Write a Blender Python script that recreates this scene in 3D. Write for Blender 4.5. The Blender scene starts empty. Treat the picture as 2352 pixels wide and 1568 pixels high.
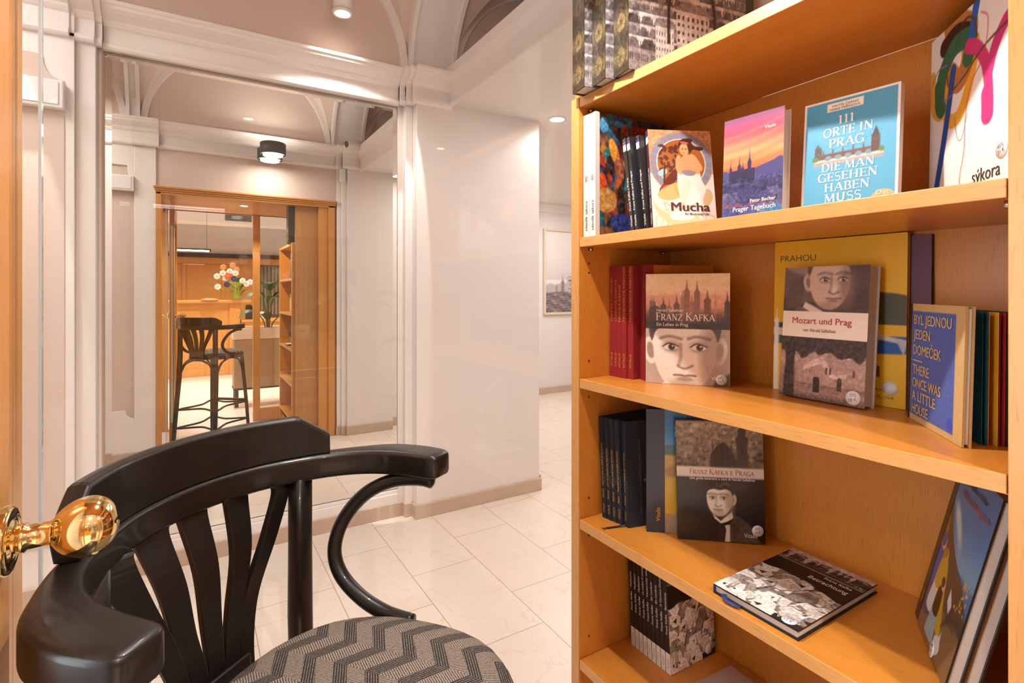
import bpy, bmesh, math, random
import numpy as np
from mathutils import Vector, Matrix, Euler

SC = bpy.context.scene
COL = SC.collection
R = math.radians
rng = np.random.default_rng(7)
random.seed(7)

# ------------------------------------------------------------------ camera, world, exposure
EYE = 1.36
YAW = math.atan(731 / 1200)
cam_d = bpy.data.cameras.new('camera')
cam = bpy.data.objects.new('camera', cam_d)
COL.objects.link(cam)
cam.location = (0, 0, EYE)
cam.rotation_euler = (R(90), 0, -YAW)
cam_d.sensor_width = 36
cam_d.lens = 36 * 1200 / 2352
cam_d.shift_y = -(784 - 670) / 2352
cam_d.clip_start = 0.02
cam_d.clip_end = 60
SC.camera = cam
SC.view_settings.view_transform = 'Standard'
SC.view_settings.look = 'None'
SC.view_settings.exposure = 0.0
SC.view_settings.gamma = 1
SC.view_settings.use_curve_mapping = False
SC.cycles.use_denoising = True
SC.cycles.caustics_reflective = False
SC.cycles.caustics_refractive = False
SC.cycles.max_bounces = 8
SC.cycles.transparent_max_bounces = 16
SC.cycles.sample_clamp_indirect = 6

wd = bpy.data.worlds.new('world')
SC.world = wd
wd.use_nodes = True
wd.node_tree.nodes['Background'].inputs[0].default_value = (1.0, 0.86, 0.76, 1)
wd.node_tree.nodes['Background'].inputs[1].default_value = 0.35


def light(name, kind, loc, power, color, target=None, size=0.03, angle=None, blend=0.4, sy=None):
    d = bpy.data.lights.new(name, kind)
    d.energy = power
    d.color = color
    if kind == 'SPOT':
        d.spot_size = R(angle)
        d.spot_blend = blend
        d.shadow_soft_size = size
    elif kind == 'POINT':
        d.shadow_soft_size = size
    else:
        d.size = size
        if sy:
            d.shape = 'RECTANGLE'
            d.size_y = sy
    o = bpy.data.objects.new(name, d)
    COL.objects.link(o)
    o.location = loc
    t = Vector(target if target else (loc[0], loc[1], loc[2] - 1)) - Vector(loc)
    o.rotation_euler = t.to_track_quat('-Z', 'Y').to_euler()
    return o


WARM = (1.0, 0.93, 0.855)
SOFT = (1.0, 0.95, 0.905)
# the downlight in the wooden soffit over the stool
light('soffit_lamp', 'SPOT', (0.40, 0.72, 2.155), 48, WARM, size=0.018, angle=141, blend=0.30)
# corridor
light('vault_lamp', 'SPOT', (0.68, 2.86, 2.825), 36, WARM, size=0.03, angle=110, blend=0.7)
light('scallop_lamp_a', 'SPOT', (1.088, 2.80, 2.95), 150, WARM, target=(1.088, 3.04, 1.55), size=0.012, angle=13, blend=0.12)
light('scallop_lamp_b', 'SPOT', (-0.66, 2.76, 2.95), 110, WARM, target=(-0.64, 2.995, 1.35), size=0.015, angle=15, blend=0.15)
for y_ in (1.26, 1.46):      # the two heads of the lamp over the portal shine down and up
    light('twin_lamp_light', 'AREA', (0.56, y_, 2.484), 2.8, SOFT, size=0.15).data.shape = 'DISK'
    light('twin_lamp_uplight', 'AREA', (0.56, y_, 2.592), 3.6, SOFT, target=(0.56, y_ + .2, 3.5), size=0.12).data.shape = 'DISK'
light('corridor_area_a', 'AREA', (-1.2, 2.0, 2.9), 31, SOFT, size=0.7, sy=1.2)
light('corridor_area_b', 'AREA', (2.4, 1.9, 2.49), 20, SOFT, size=0.9, sy=1.2)
light('passage_lamp', 'SPOT', (2.10, 2.86, 2.50), 8, SOFT, size=0.05, angle=150, blend=0.5)
light('passage_area', 'AREA', (3.8, 4.3, 2.50), 50, SOFT, size=1.6, sy=1.6)
# reception behind the camera: rows of downlights
RECEPTION_SPOTS = [(x, y) for y in (-0.8, -2.3, -3.9) for x in (-1.3, 0.35, 1.9)]
for (x, y) in RECEPTION_SPOTS:
    light('reception_lamp', 'SPOT', (x, y, 2.60), 120, SOFT, size=0.05, angle=140, blend=0.8)


# ------------------------------------------------------------------ helpers
def lin(c):
    if isinstance(c, str):
        c = c.lstrip('#')
        c = [int(c[i:i + 2], 16) / 255 for i in (0, 2, 4)]
    return tuple(x / 12.92 if x <= 0.04045 else ((x + 0.055) / 1.055) ** 2.4 for x in c[:3])


def nm(name):
    m = bpy.data.materials.new(name)
    m.use_nodes = True
    nt = m.node_tree
    return m, nt, nt.nodes['Principled BSDF'], nt.nodes, nt.links


def mat(name, col, rough=0.5, metal=0.0, bump=0.0, scale=40, var=0.0, emit=None, es=0, coat=0.0, spec=0.5):
    m, nt, b, N, L = nm(name)
    c = lin(col) if isinstance(col, str) else col
    b.inputs['Base Color'].default_value = (*c, 1)
    b.inputs['Roughness'].default_value = rough
    b.inputs['Metallic'].default_value = metal
    b.inputs['Coat Weight'].default_value = coat
    b.inputs['Specular IOR Level'].default_value = spec
    if emit:
        b.inputs['Emission Color'].default_value = (*emit, 1)
        b.inputs['Emission Strength'].default_value = es
    if bump or var:
        tc = N.new('ShaderNodeTexCoord')
        nz = N.new('ShaderNodeTexNoise')
        nz.inputs['Scale'].default_value = scale
        nz.inputs['Detail'].default_value = 3
        L.new(tc.outputs['Object'], nz.inputs['Vector'])
        if bump:
            bp = N.new('ShaderNodeBump')
            bp.inputs['Strength'].default_value = bump
            bp.inputs['Distance'].default_value = 0.004
            L.new(nz.outputs['Fac'], bp.inputs['Height'])
            L.new(bp.outputs[0], b.inputs['Normal'])
        if var:
            mx = N.new('ShaderNodeMix')
            mx.data_type = 'RGBA'
            mx.inputs[6].default_value = (*[x * (1 - var) for x in c], 1)
            mx.inputs[7].default_value = (*[min(1, x * (1 + var)) for x in c], 1)
            L.new(nz.outputs['Fac'], mx.inputs[0])
            L.new(mx.outputs[2], b.inputs['Base Color'])
    return m


def wood(name, c1, c2, axis='Y', rough=0.35, coat=0.15, sc=1.0):
    """Steamed beech: soft long figure with fine short dark pores along the grain."""
    m, nt, b, N, L = nm(name)
    tc = N.new('ShaderNodeTexCoord')
    outs = []
    for (a, c) in ((2.0, 26.0), (30.0, 420.0)):
        mp = N.new('ShaderNodeMapping')
        s = [c * sc] * 3
        s['XYZ'.index(axis)] = a * sc
        mp.inputs['Scale'].default_value = s
        L.new(tc.outputs['Object'], mp.inputs['Vector'])
        nz = N.new('ShaderNodeTexNoise')
        nz.inputs['Scale'].default_value = 1
        nz.inputs['Detail'].default_value = 2
        L.new(mp.outputs[0], nz.inputs['Vector'])
        outs.append(nz.outputs['Fac'])
    mx = N.new('ShaderNodeMix')
    mx.data_type = 'RGBA'
    mx.inputs[6].default_value = (*c1, 1)
    mx.inputs[7].default_value = (*c2, 1)
    L.new(outs[0], mx.inputs[0])
    rp = N.new('ShaderNodeMapRange')
    rp.inputs[1].default_value = 0.56
    rp.inputs[2].default_value = 0.72
    L.new(outs[1], rp.inputs[0])
    mf = N.new('ShaderNodeMath')
    mf.operation = 'MULTIPLY'
    mf.inputs[1].default_value = 0.35
    L.new(rp.outputs[0], mf.inputs[0])
    m2 = N.new('ShaderNodeMix')
    m2.data_type = 'RGBA'
    L.new(mf.outputs[0], m2.inputs[0])
    L.new(mx.outputs[2], m2.inputs[6])
    m2.inputs[7].default_value = (c1[0] * .45, c1[1] * .35, c1[2] * .3, 1)
    L.new(m2.outputs[2], b.inputs['Base Color'])
    b.inputs['Roughness'].default_value = rough
    b.inputs['Coat Weight'].default_value = coat
    b.inputs['Coat Roughness'].default_value = 0.25
    return m


M = {}
M['wall'] = mat('wall_paint', (0.78, 0.715, 0.69), 0.5, bump=0.06, scale=120)
M['trim'] = mat('trim_paint', (0.86, 0.80, 0.77), 0.35, bump=0.03, scale=60)
M['taupe'] = mat('taupe_paint', (0.70, 0.56, 0.485), 0.7, bump=0.05, scale=90)
M['ceil'] = mat('ceiling_paint', (0.85, 0.80, 0.77), 0.7, bump=0.05, scale=90)
M['white'] = mat('white_plastic', (0.82, 0.80, 0.78), 0.35, bump=0.01)
M['beech'] = wood('beech_veneer', (0.57, 0.21, 0.028), (0.67, 0.275, 0.044), 'Y')
M['beech_v'] = wood('beech_veneer_upright', (0.57, 0.21, 0.028), (0.67, 0.275, 0.044), 'Z')
M['edge'] = wood('beech_edge_band', (0.60, 0.29, 0.085), (0.70, 0.36, 0.115), 'Y')
M['edge_v'] = wood('beech_edge_band_upright', (0.60, 0.29, 0.085), (0.70, 0.36, 0.115), 'Z')
M['oak'] = wood('joinery_wood', (0.56, 0.23, 0.05), (0.66, 0.30, 0.075), 'Z', rough=0.3, coat=0.3)
M['oak_x'] = wood('joinery_wood_level', (0.56, 0.23, 0.05), (0.66, 0.30, 0.075), 'X', rough=0.3, coat=0.3)
M['stool'] = mat('black_brown_lacquer', (0.0085, 0.0058, 0.0045), 0.36, bump=0.02, scale=200, coat=0.18, spec=0.4)
M['brass'] = mat('polished_brass', (0.90, 0.69, 0.33), 0.09, metal=1.0, bump=0.004, scale=8)
M['steel'] = mat('zinc_steel', (0.62, 0.60, 0.58), 0.25, metal=1.0)
M['dark'] = mat('dark_hole', (0.03, 0.018, 0.01), 0.8)
M['black'] = mat('black_metal', (0.015, 0.015, 0.016), 0.4)
M['lampgrey'] = mat('anthracite_metal', (0.075, 0.07, 0.075), 0.4, metal=0.6)
M['glow'] = mat('lamp_lens', (1, .95, .9), 0.3, emit=(1.0, 0.86, 0.70), es=14)
M['glow2'] = mat('led_strip', (1, 1, 1), 0.3, emit=(1.0, 0.95, 0.9), es=8)
M['led'] = mat('green_led', (0.1, 1, 0.5), 0.3, emit=(0.1, 1.0, 0.5), es=6)
M['skirt'] = mat('stone_skirting', (0.55, 0.41, 0.31), 0.35, var=0.12, scale=14)
M['pages'] = mat('paper_pages', (0.66, 0.60, 0.54), 0.8, bump=0.1, scale=300, var=0.08)
M['sticker'] = mat('paper_sticker', (0.78, 0.76, 0.76), 0.5)
M['kraft'] = mat('kraft_board', (0.52, 0.38, 0.22), 0.8, var=0.1, scale=200)
M['ribbon'] = mat('blue_ribbon', (0.02, 0.045, 0.20), 0.5)
M['ribbon_black'] = mat('dark_ribbon', (0.01, 0.012, 0.03), 0.5)
M['fab_white'] = mat('planter_cream', (0.72, 0.58, 0.45), 0.6)
M['fab_tan'] = mat('planter_tan', (0.34, 0.235, 0.13), 0.6, bump=0.02)
M['leaf'] = mat('leaf_green', (0.035, 0.10, 0.03), 0.4, var=0.3, scale=12)
M['leaf_y'] = mat('stem_lime', (0.42, 0.50, 0.03), 0.45, var=0.2, scale=14)
M['petal_w'] = mat('petal_white', (0.85, 0.75, 0.68), 0.6)
M['petal_r'] = mat('petal_red', (0.80, 0.10, 0.03), 0.6)
M['petal_p'] = mat('petal_purple', (0.05, 0.02, 0.10), 0.6)
M['petal_o'] = mat('petal_orange', (0.8, 0.30, 0.08), 0.6)
M['yellow'] = mat('stamen_yellow', (0.8, 0.45, 0.04), 0.6)
M['gold'] = mat('gilt', (0.83, 0.55, 0.18), 0.35, metal=0.6)


def m_print(name, rough, coat):
    m, nt, b, N, L = nm(name)
    a = N.new('ShaderNodeAttribute')
    a.attribute_name = 'print'
    L.new(a.outputs['Color'], b.inputs['Base Color'])
    b.inputs['Roughness'].default_value = rough
    b.inputs['Coat Weight'].default_value = coat
    b.inputs['Coat Roughness'].default_value = 0.12
    return m


M['print'] = m_print('printed_matt', 0.5, 0.0)
M['print_gloss'] = m_print('printed_gloss', 0.35, 0.35)
M['print_cloth'] = m_print('printed_cloth', 0.75, 0.0)


def m_glass(name, tint=(1, 1, 1), k=0.9):
    m = bpy.data.materials.new(name)
    m.use_nodes = True
    nt = m.node_tree
    N, L = nt.nodes, nt.links
    N.clear()
    o = N.new('ShaderNodeOutputMaterial')
    mx = N.new('ShaderNodeMixShader')
    t = N.new('ShaderNodeBsdfTransparent')
    t.inputs[0].default_value = (*tint, 1)
    g = N.new('ShaderNodeBsdfGlossy')
    g.inputs['Roughness'].default_value = 0.0
    f = N.new('ShaderNodeFresnel')
    gb = N.new('ShaderNodeNewGeometry')
    mr = N.new('ShaderNodeMapRange')      # same index seen from either side of the thin pane
    mr.inputs[3].default_value = 1.45
    mr.inputs[4].default_value = 1 / 1.45
    L.new(gb.outputs['Backfacing'], mr.inputs[0])
    L.new(mr.outputs[0], f.inputs[0])
    mm = N.new('ShaderNodeMath')
    mm.operation = 'MULTIPLY'
    mm.inputs[1].default_value = k
    L.new(f.outputs[0], mm.inputs[0])
    L.new(mm.outputs[0], mx.inputs[0])
    L.new(t.outputs[0], mx.inputs[1])
    L.new(g.outputs[0], mx.inputs[2])
    L.new(mx.outputs[0], o.inputs[0])
    return m


M['glass'] = m_glass('window_glass', (0.985, 0.99, 0.985))
M['glass_edge'] = mat('polished_glass_edge', (0.55, 0.66, 0.75), 0.15, coat=0.5)
M['vase'] = m_glass('vase_glass', (0.93, 0.97, 0.85), 1.0)


def m_mirror():
    m, nt, b, N, L = nm('silvered_mirror')
    b.inputs['Base Color'].default_value = (0.90, 0.885, 0.84, 1)
    b.inputs['Metallic'].default_value = 1
    b.inputs['Roughness'].default_value = 0.0
    return m


M['mirror'] = m_mirror()


def m_floor():
    m, nt, b, N, L = nm('marble_tiles')
    g = N.new('ShaderNodeNewGeometry')
    sp = N.new('ShaderNodeSeparateXYZ')
    L.new(g.outputs['Position'], sp.inputs[0])

    def ma(op, a, bb=None, cc=None):
        n = N.new('ShaderNodeMath')
        n.operation = op
        for i, v in enumerate((a, bb, cc)):
            if v is None:
                continue
            if isinstance(v, (int, float)):
                n.inputs[i].default_value = v
            else:
                L.new(v, n.inputs[i])
        return n.outputs[0]
    tw, tl = 0.34, 0.61
    xs = ma('DIVIDE', ma('SUBTRACT', sp.outputs[0], 0.552), tw)
    ci = ma('FLOOR', xs)
    fx = ma('SUBTRACT', xs, ci)
    ys = ma('DIVIDE', ma('SUBTRACT', sp.outputs[1], ma('MULTIPLY_ADD', ci, 0.255, 0.295)), tl)
    ri = ma('FLOOR', ys)
    fy = ma('SUBTRACT', ys, ri)
    dx = ma('MULTIPLY', ma('MINIMUM', fx, ma('SUBTRACT', 1.0, fx)), tw)
    dy = ma('MULTIPLY', ma('MINIMUM', fy, ma('SUBTRACT', 1.0, fy)), tl)
    d = ma('MINIMUM', dx, dy)
    joint = ma('LESS_THAN', d, 0.0014)
    cmb = N.new('ShaderNodeCombineXYZ')
    L.new(ci, cmb.inputs[0])
    L.new(ri, cmb.inputs[1])
    wn = N.new('ShaderNodeTexWhiteNoise')
    L.new(cmb.outputs[0], wn.inputs['Vector'])
    off = N.new('ShaderNodeVectorMath')
    off.operation = 'MULTIPLY_ADD'
    L.new(wn.outputs['Color'], off.inputs[0])
    off.inputs[1].default_value = (9, 9, 9)
    L.new(g.outputs['Position'], off.inputs[2])
    nz = N.new('ShaderNodeTexNoise')
    nz.inputs['Scale'].default_value = 4.5
    nz.inputs['Detail'].default_value = 6
    nz.inputs['Distortion'].default_value = 0.6
    L.new(off.outputs[0], nz.inputs['Vector'])
    vein = ma('ABSOLUTE', ma('SUBTRACT', nz.outputs['Fac'], 0.5))
    vr = N.new('ShaderNodeMapRange')
    vr.inputs[1].default_value = 0.0
    vr.inputs[2].default_value = 0.012
    vr.inputs[3].default_value = 1.0
    vr.inputs[4].default_value = 0.0
    L.new(vein, vr.inputs[0])
    n2 = N.new('ShaderNodeTexNoise')
    n2.inputs['Scale'].default_value = 3
    L.new(off.outputs[0], n2.inputs['Vector'])
    vmask = ma('MULTIPLY', vr.outputs[0], ma('MULTIPLY', n2.outputs['Fac'], 0.55))
    base = N.new('ShaderNodeMix')
    base.data_type = 'RGBA'
    base.inputs[6].default_value = (0.75, 0.63, 0.54, 1)
    base.inputs[7].default_value = (0.83, 0.72, 0.635, 1)
    L.new(n2.outputs['Fac'], base.inputs[0])
    v2 = N.new('ShaderNodeMix')
    v2.data_type = 'RGBA'
    L.new(vmask, v2.inputs[0])
    L.new(base.outputs[2], v2.inputs[6])
    v2.inputs[7].default_value = (0.66, 0.38, 0.20, 1)
    j2 = N.new('ShaderNodeMix')
    j2.data_type = 'RGBA'
    L.new(joint, j2.inputs[0])
    L.new(v2.outputs[2], j2.inputs[6])
    j2.inputs[7].default_value = (0.33, 0.23, 0.165, 1)
    L.new(j2.outputs[2], b.inputs['Base Color'])
    b.inputs['Roughness'].default_value = 0.32
    return m


M['floor'] = m_floor()


def m_fabric():
    """Broken herringbone: bands of slanting ribs, light bands and dark bands."""
    m, nt, b, N, L = nm('seat_fabric')
    tc = N.new('ShaderNodeTexCoord')
    sp = N.new('ShaderNodeSeparateXYZ')
    L.new(tc.outputs['Object'], sp.inputs[0])

    def ma(op, a, bb=None, cc=None):
        n = N.new('ShaderNodeMath')
        n.operation = op
        for i, v in enumerate((a, bb, cc)):
            if v is None:
                continue
            if isinstance(v, (int, float)):
                n.inputs[i].default_value = v
            else:
                L.new(v, n.inputs[i])
        return n.outputs[0]
    X, Y = sp.outputs[0], sp.outputs[1]
    # zigzag blocks
    k = ma('DIVIDE', X, 0.046)
    tri = ma('PINGPONG', k, 1.0)
    dirn = ma('GREATER_THAN', ma('FRACT', ma('DIVIDE', k, 2.0)), 0.5)
    ph = ma('MULTIPLY_ADD', tri, 0.034, Y)
    band = ma('FRACT', ma('DIVIDE', ph, 0.052))
    dark = ma('GREATER_THAN', band, 0.56)
    along = ma('MULTIPLY_ADD', ma('MULTIPLY_ADD', dirn, 2.0, -1.0), X, ma('MULTIPLY', Y, 0.8))
    cross = ma('MULTIPLY_ADD', ma('MULTIPLY_ADD', dirn, -2.0, 1.0), ma('MULTIPLY', X, 0.7), Y)
    ribA = ma('FRACT', ma('DIVIDE', along, 0.0042))
    ribB = ma('FRACT', ma('DIVIDE', cross, 0.0042))
    selA = ma('MULTIPLY', ma('SUBTRACT', 1.0, dark), ribA)
    rib = ma('ADD', selA, ma('MULTIPLY', dark, ribB))
    nz = N.new('ShaderNodeTexNoise')
    nz.inputs['Scale'].default_value = 420
    L.new(tc.outputs['Object'], nz.inputs['Vector'])
    fac = ma('GREATER_THAN', ma('MULTIPLY_ADD', nz.outputs['Fac'], 0.5, ma('MULTIPLY_ADD', dark, 0.34, ma('MULTIPLY', rib, 0.75))), 0.74)
    mx = N.new('ShaderNodeMix')
    mx.data_type = 'RGBA'
    L.new(fac, mx.inputs[0])
    mx.inputs[6].default_value = (0.27, 0.215, 0.17, 1)
    mx.inputs[7].default_value = (0.018, 0.015, 0.014, 1)
    L.new(mx.outputs[2], b.inputs['Base Color'])
    b.inputs['Roughness'].default_value = 0.85
    bp = N.new('ShaderNodeBump')
    bp.inputs['Strength'].default_value = 0.35
    bp.inputs['Distance'].default_value = 0.002
    L.new(ma('SUBTRACT', nz.outputs['Fac'], ma('MULTIPLY', fac, 0.7)), bp.inputs['Height'])
    L.new(bp.outputs[0], b.inputs['Normal'])
    return m


M['fabric'] = m_fabric()


# ------------------------------------------------------------------ mesh builders
class MB:
    def __init__(s):
        s.v, s.f, s.c, s.sm = [], [], [], []

    def add(s, verts, faces, smooth=False):
        n = len(s.v)
        s.v += [tuple(p) for p in verts]
        s.f += [tuple(i + n for i in f) for f in faces]
        s.sm += [smooth] * len(faces)
        return s

    def box(s, x0, x1, y0, y1, z0, z1):
        if x0 > x1: x0, x1 = x1, x0
        if y0 > y1: y0, y1 = y1, y0
        if z0 > z1: z0, z1 = z1, z0
        return s.add([(x0, y0, z0), (x1, y0, z0), (x1, y1, z0), (x0, y1, z0), (x0, y0, z1), (x1, y0, z1), (x1, y1, z1), (x0, y1, z1)],
                     [(3, 2, 1, 0), (4, 5, 6, 7), (0, 1, 5, 4), (1, 2, 6, 5), (2, 3, 7, 6), (3, 0, 4, 7)])

    def prism(s, poly, a, b, axis='X'):
        """poly: 2-D outline; axis X -> (y,z), Y -> (x,z), Z -> (x,y)."""
        n = len(poly)
        def P(p, t):
            return {'X': (t, p[0], p[1]), 'Y': (p[0], t, p[1]), 'Z': (p[0], p[1], t)}[axis]
        vs = [P(p, a) for p in poly] + [P(p, b) for p in poly]
        fs = [tuple(range(n)), tuple(range(2 * n - 1, n - 1, -1))]
        fs += [(i, i + n, (i + 1) % n + n, (i + 1) % n) for i in range(n)]
        return s.add(vs, fs)

    def lathe(s, prof, origin=(0, 0, 0), axis=(0, 0, 1), n=32, smooth=True):
        """prof: list of (r, h)."""
        q = Vector((0, 0, 1)).rotation_difference(Vector(axis))
        o = Vector(origin)
        vs, fs = [], []
        for r, h in prof:
            for k in range(n):
                a = 2 * math.pi * k / n
                vs.append(o + q @ Vector((r * math.cos(a), r * math.sin(a), h)))
        for i in range(len(prof) - 1):
            for k in range(n):
                k2 = (k + 1) % n
                fs.append((i * n + k, i * n + k2, (i + 1) * n + k2, (i + 1) * n + k))
        loop = prof[0] == prof[-1]
        if prof[0][0] > 1e-6 and not loop:
            fs.append(tuple(range(n - 1, -1, -1)))
        if prof[-1][0] > 1e-6 and not loop:
            fs.append(tuple(range((len(prof) - 1) * n, len(prof) * n)))
        return s.add(vs, fs, smooth)

    def sweep(s, path, prof, up=(0, 0, 1), closed=False, scales=None, smooth=True, cap=True, frames=None):
        """prof: 2-D outline (side, up) swept along path."""
        path = [Vector(p) for p in path]
        n, k = len(path), len(prof)
        vs, fs = [], []
        up = Vector(up)
        for i, p in enumerate(path):
            if closed:
                t = path[(i + 1) % n] - path[i - 1]
            else:
                t = path[min(i + 1, n - 1)] - path[max(i - 1, 0)]
            t.normalize()
            side = t.cross(up)
            if side.length < 1e-5:
                side = Vector((1, 0, 0))
            side.normalize()
            u = side.cross(t).normalized()
            sc = scales[i] if scales else (1, 1)
            for a, b in prof:
                vs.append(p + side * a * sc[0] + u * b * sc[1])
        m = n if closed else n - 1
        for i in range(m):
            j = (i + 1) % n
            for q in range(k):
                q2 = (q + 1) % k
                fs.append((i * k + q, i * k + q2, j * k + q2, j * k + q))
        if cap and not closed:
            fs.append(tuple(range(k - 1, -1, -1)))
            fs.append(tuple(range((n - 1) * k, n * k)))
        return s.add(vs, fs, smooth)

    def tube(s, path, r, n=12, closed=False):
        rr = r if isinstance(r, (list, tuple)) else [r] * len(path)
        prof = [(math.cos(2 * math.pi * i / n), math.sin(2 * math.pi * i / n)) for i in range(n)]
        path = [Vector(p) for p in path]
        # pick an up vector not parallel to the path
        d = (path[-1] - path[0]).normalized() if not closed else Vector((1, 0, 0))
        up = (0, 0, 1) if abs(d.z) < 0.8 else (0.3, 1, 0)
        return s.sweep(path, prof, up=up, closed=closed, scales=[(q, q) for q in rr])

    def ico(s, c, r, sub=2, scale=(1, 1, 1)):
        bm = bmesh.new()
        bmesh.ops.create_icosphere(bm, subdivisions=sub, radius=r)
        vs = [(v.co.x * scale[0] + c[0], v.co.y * scale[1] + c[1], v.co.z * scale[2] + c[2]) for v in bm.verts]
        bm.verts.index_update()
        fs = [tuple(v.index for v in f.verts) for f in bm.faces]
        bm.free()
        return s.add(vs, fs, True)

    def build(s, name, material, parent=None, bevel=0, seg=2, fix=True, sub=0):
        me = bpy.data.meshes.new(name)
        me.from_pydata(s.v, [], s.f)
        if fix:
            bm = bmesh.new()
            bm.from_mesh(me)
            bmesh.ops.recalc_face_normals(bm, faces=bm.faces)
            bm.to_mesh(me)
            bm.free()
        me.polygons.foreach_set('use_smooth', s.sm)
        me.materials.append(material)
        o = bpy.data.objects.new(name, me)
        COL.objects.link(o)
        if parent:
            o.parent = parent
        if bevel:
            b = o.modifiers.new('edge', 'BEVEL')
            b.width = bevel
            b.segments = seg
            b.limit_method = 'ANGLE'
            b.angle_limit = R(40)
            b.harden_normals = False
        if sub:
            q = o.modifiers.new('smooth', 'SUBSURF')
            q.levels = sub
            q.render_levels = sub
        return o


def spline(pts, n=8, closed=False):
    """Catmull-Rom through pts."""
    P = [Vector(p) for p in pts]
    out = []
    m = len(P)
    rngi = range(m if closed else m - 1)
    for i in rngi:
        p0 = P[(i - 1) % m] if closed or i > 0 else P[0]
        p1 = P[i]
        p2 = P[(i + 1) % m]
        p3 = P[(i + 2) % m] if closed or i + 2 < m else P[-1]
        for k in range(n):
            t = k / n
            out.append(0.5 * ((2 * p1) + (p2 - p0) * t + (2 * p0 - 5 * p1 + 4 * p2 - p3) * t * t + (3 * p1 - p0 - 3 * p2 + p3) * t ** 3))
    if not closed:
        out.append(P[-1])
    return out


def rrect(w, h, r, n=4):
    """Rounded rectangle outline centred on 0."""
    out = []
    for cx, cy, a0 in ((w / 2 - r, h / 2 - r, 0), (-w / 2 + r, h / 2 - r, 90), (-w / 2 + r, -h / 2 + r, 180), (w / 2 - r, -h / 2 + r, 270)):
        for k in range(n + 1):
            a = R(a0 + 90 * k / n)
            out.append((cx + r * math.cos(a), cy + r * math.sin(a)))
    return out


def empty(name, loc=(0, 0, 0), label=None, cat=None, group=None):
    o = bpy.data.objects.new(name, None)
    o.empty_display_size = 0.05
    COL.objects.link(o)
    o.location = loc
    if label:
        tag(o, label, cat, group)
    return o


def tag(o, label, cat, group=None):
    o['label'] = label
    o['category'] = cat
    if group:
        o['group'] = group
    return o


def struct(o):
    o['kind'] = 'structure'
    return o


# ------------------------------------------------------------------ the setting
NY = 3.10      # wall with the mirror
SY = 1.05      # corridor side of the shop front
struct(MB().box(-2.6, 6.6, -5.6, 7.0, -0.06, 0).build('floor', M['floor']))

# wall with the mirror, its column to the right and the passage beyond
w = MB().box(-2.6, 2.06, NY, 3.30, 0, 2.72)
w.box(-2.6, 2.06, 3.055, 3.30, 2.72, 3.7)
struct(w.build('wall_north', M['wall']))
w = MB().box(1.141, 2.03, 2.972, NY, 0.0, 2.66)
struct(w.build('wall_column', M['wall'], bevel=0.004))
w = MB()
w.box(1.063, 1.141, 3.085, NY, 0, 2.54).box(1.093, 1.141, 3.035, 3.085, 0, 2.54)
w.box(-0.382, -0.361, 3.085, NY, 0, 2.54).box(-0.455, -0.382, 3.03, NY, 0, 2.54)
w.box(-0.361, 1.063, 3.075, NY, 0.0, 0.135).box(-0.361, 1.063, 3.085, NY, 0.135, 0.155)
w.box(2.03, 2.062, 3.03, 3.12, 0, 2.52)
struct(w.build('trim_1', M['trim'], bevel=0.004))
# white wall and taupe panel left of the mirror
struct(MB().box(-2.6, -0.455, 3.0, NY, 0, 2.66).build('wall_northwest', M['trim']))
pan = [(-1.6, 0.25), (-0.535, 0.25), (-0.535, 0.31), (-0.515, 0.34), (-0.488, 0.36), (-0.488, 2.290), (-0.507, 2.293), (-0.528, 2.303), (-0.545, 2.322), (-0.556, 2.350), (-0.562, 2.392), (-1.6, 2.392)]
struct(MB().prism(pan, 2.994, 3.0, 'Y').build('trim_2', M['taupe']))

# skirtings
sk = MB()
sk.box(-0.361, 1.063, 3.062, 3.075, 0, 0.082)
sk.box(1.055, 1.093, 3.06, 3.085, 0, 0.082).box(1.085, 1.141, 3.02, 3.06, 0, 0.082)
sk.box(1.129, 2.042, 2.958, 2.972, 0, 0.082).box(1.129, 1.141, 2.972, 3.04, 0, 0.082).box(2.03, 2.075, 3.015, 3.03, 0, 0.082)
sk.box(-2.6, -0.375, 2.985, 3.0, 0, 0.082).box(-0.455, -0.375, 3.015, 3.03, 0, 0.082)
struct(sk.build('baseboard_north', M['skirt'], bevel=0.003))

# cornice: one profile carried along the wall and broken out over the pilasters
PROF = [(0, 2.485), (.022, 2.487), (.030, 2.497), (.030, 2.512), (.018, 2.522), (.010, 2.536), (.010, 2.592), (.020, 2.598), (.032, 2.612), (.034, 2.622),
        (.048, 2.628), (.075, 2.642), (.092, 2.655), (.096, 2.668), (.104, 2.672), (.104, 2.690), (0, 2.70)]


def cornice(mb, x0, x1, wall_y, sgn, dz=0.0):
    mb.prism([(wall_y - sgn * o, z + dz) for o, z in PROF], x0, x1, 'X')
    return mb


c = MB()
cornice(c, -0.36, 1.062, NY - .02, 1)
cornice(c, 1.062, 1.095, NY - .05, 1)
cornice(c, 1.093, 1.141, NY - .08, 1)
cornice(c, 1.120, 1.372, 2.985, 1)
cornice(c, -0.39, -0.36, NY - .05, 1)
cornice(c, -0.475, -0.385, 3.03, 1)
cornice(c, -2.6, -0.47, 3.0, 1)
struct(c.build('trim_3', M['trim'], bevel=0.002))

# groin vaults over the corridor bays, arch bands between and on the walls
SPR = 2.70
YC, YR = 2.055, 1.005


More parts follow.
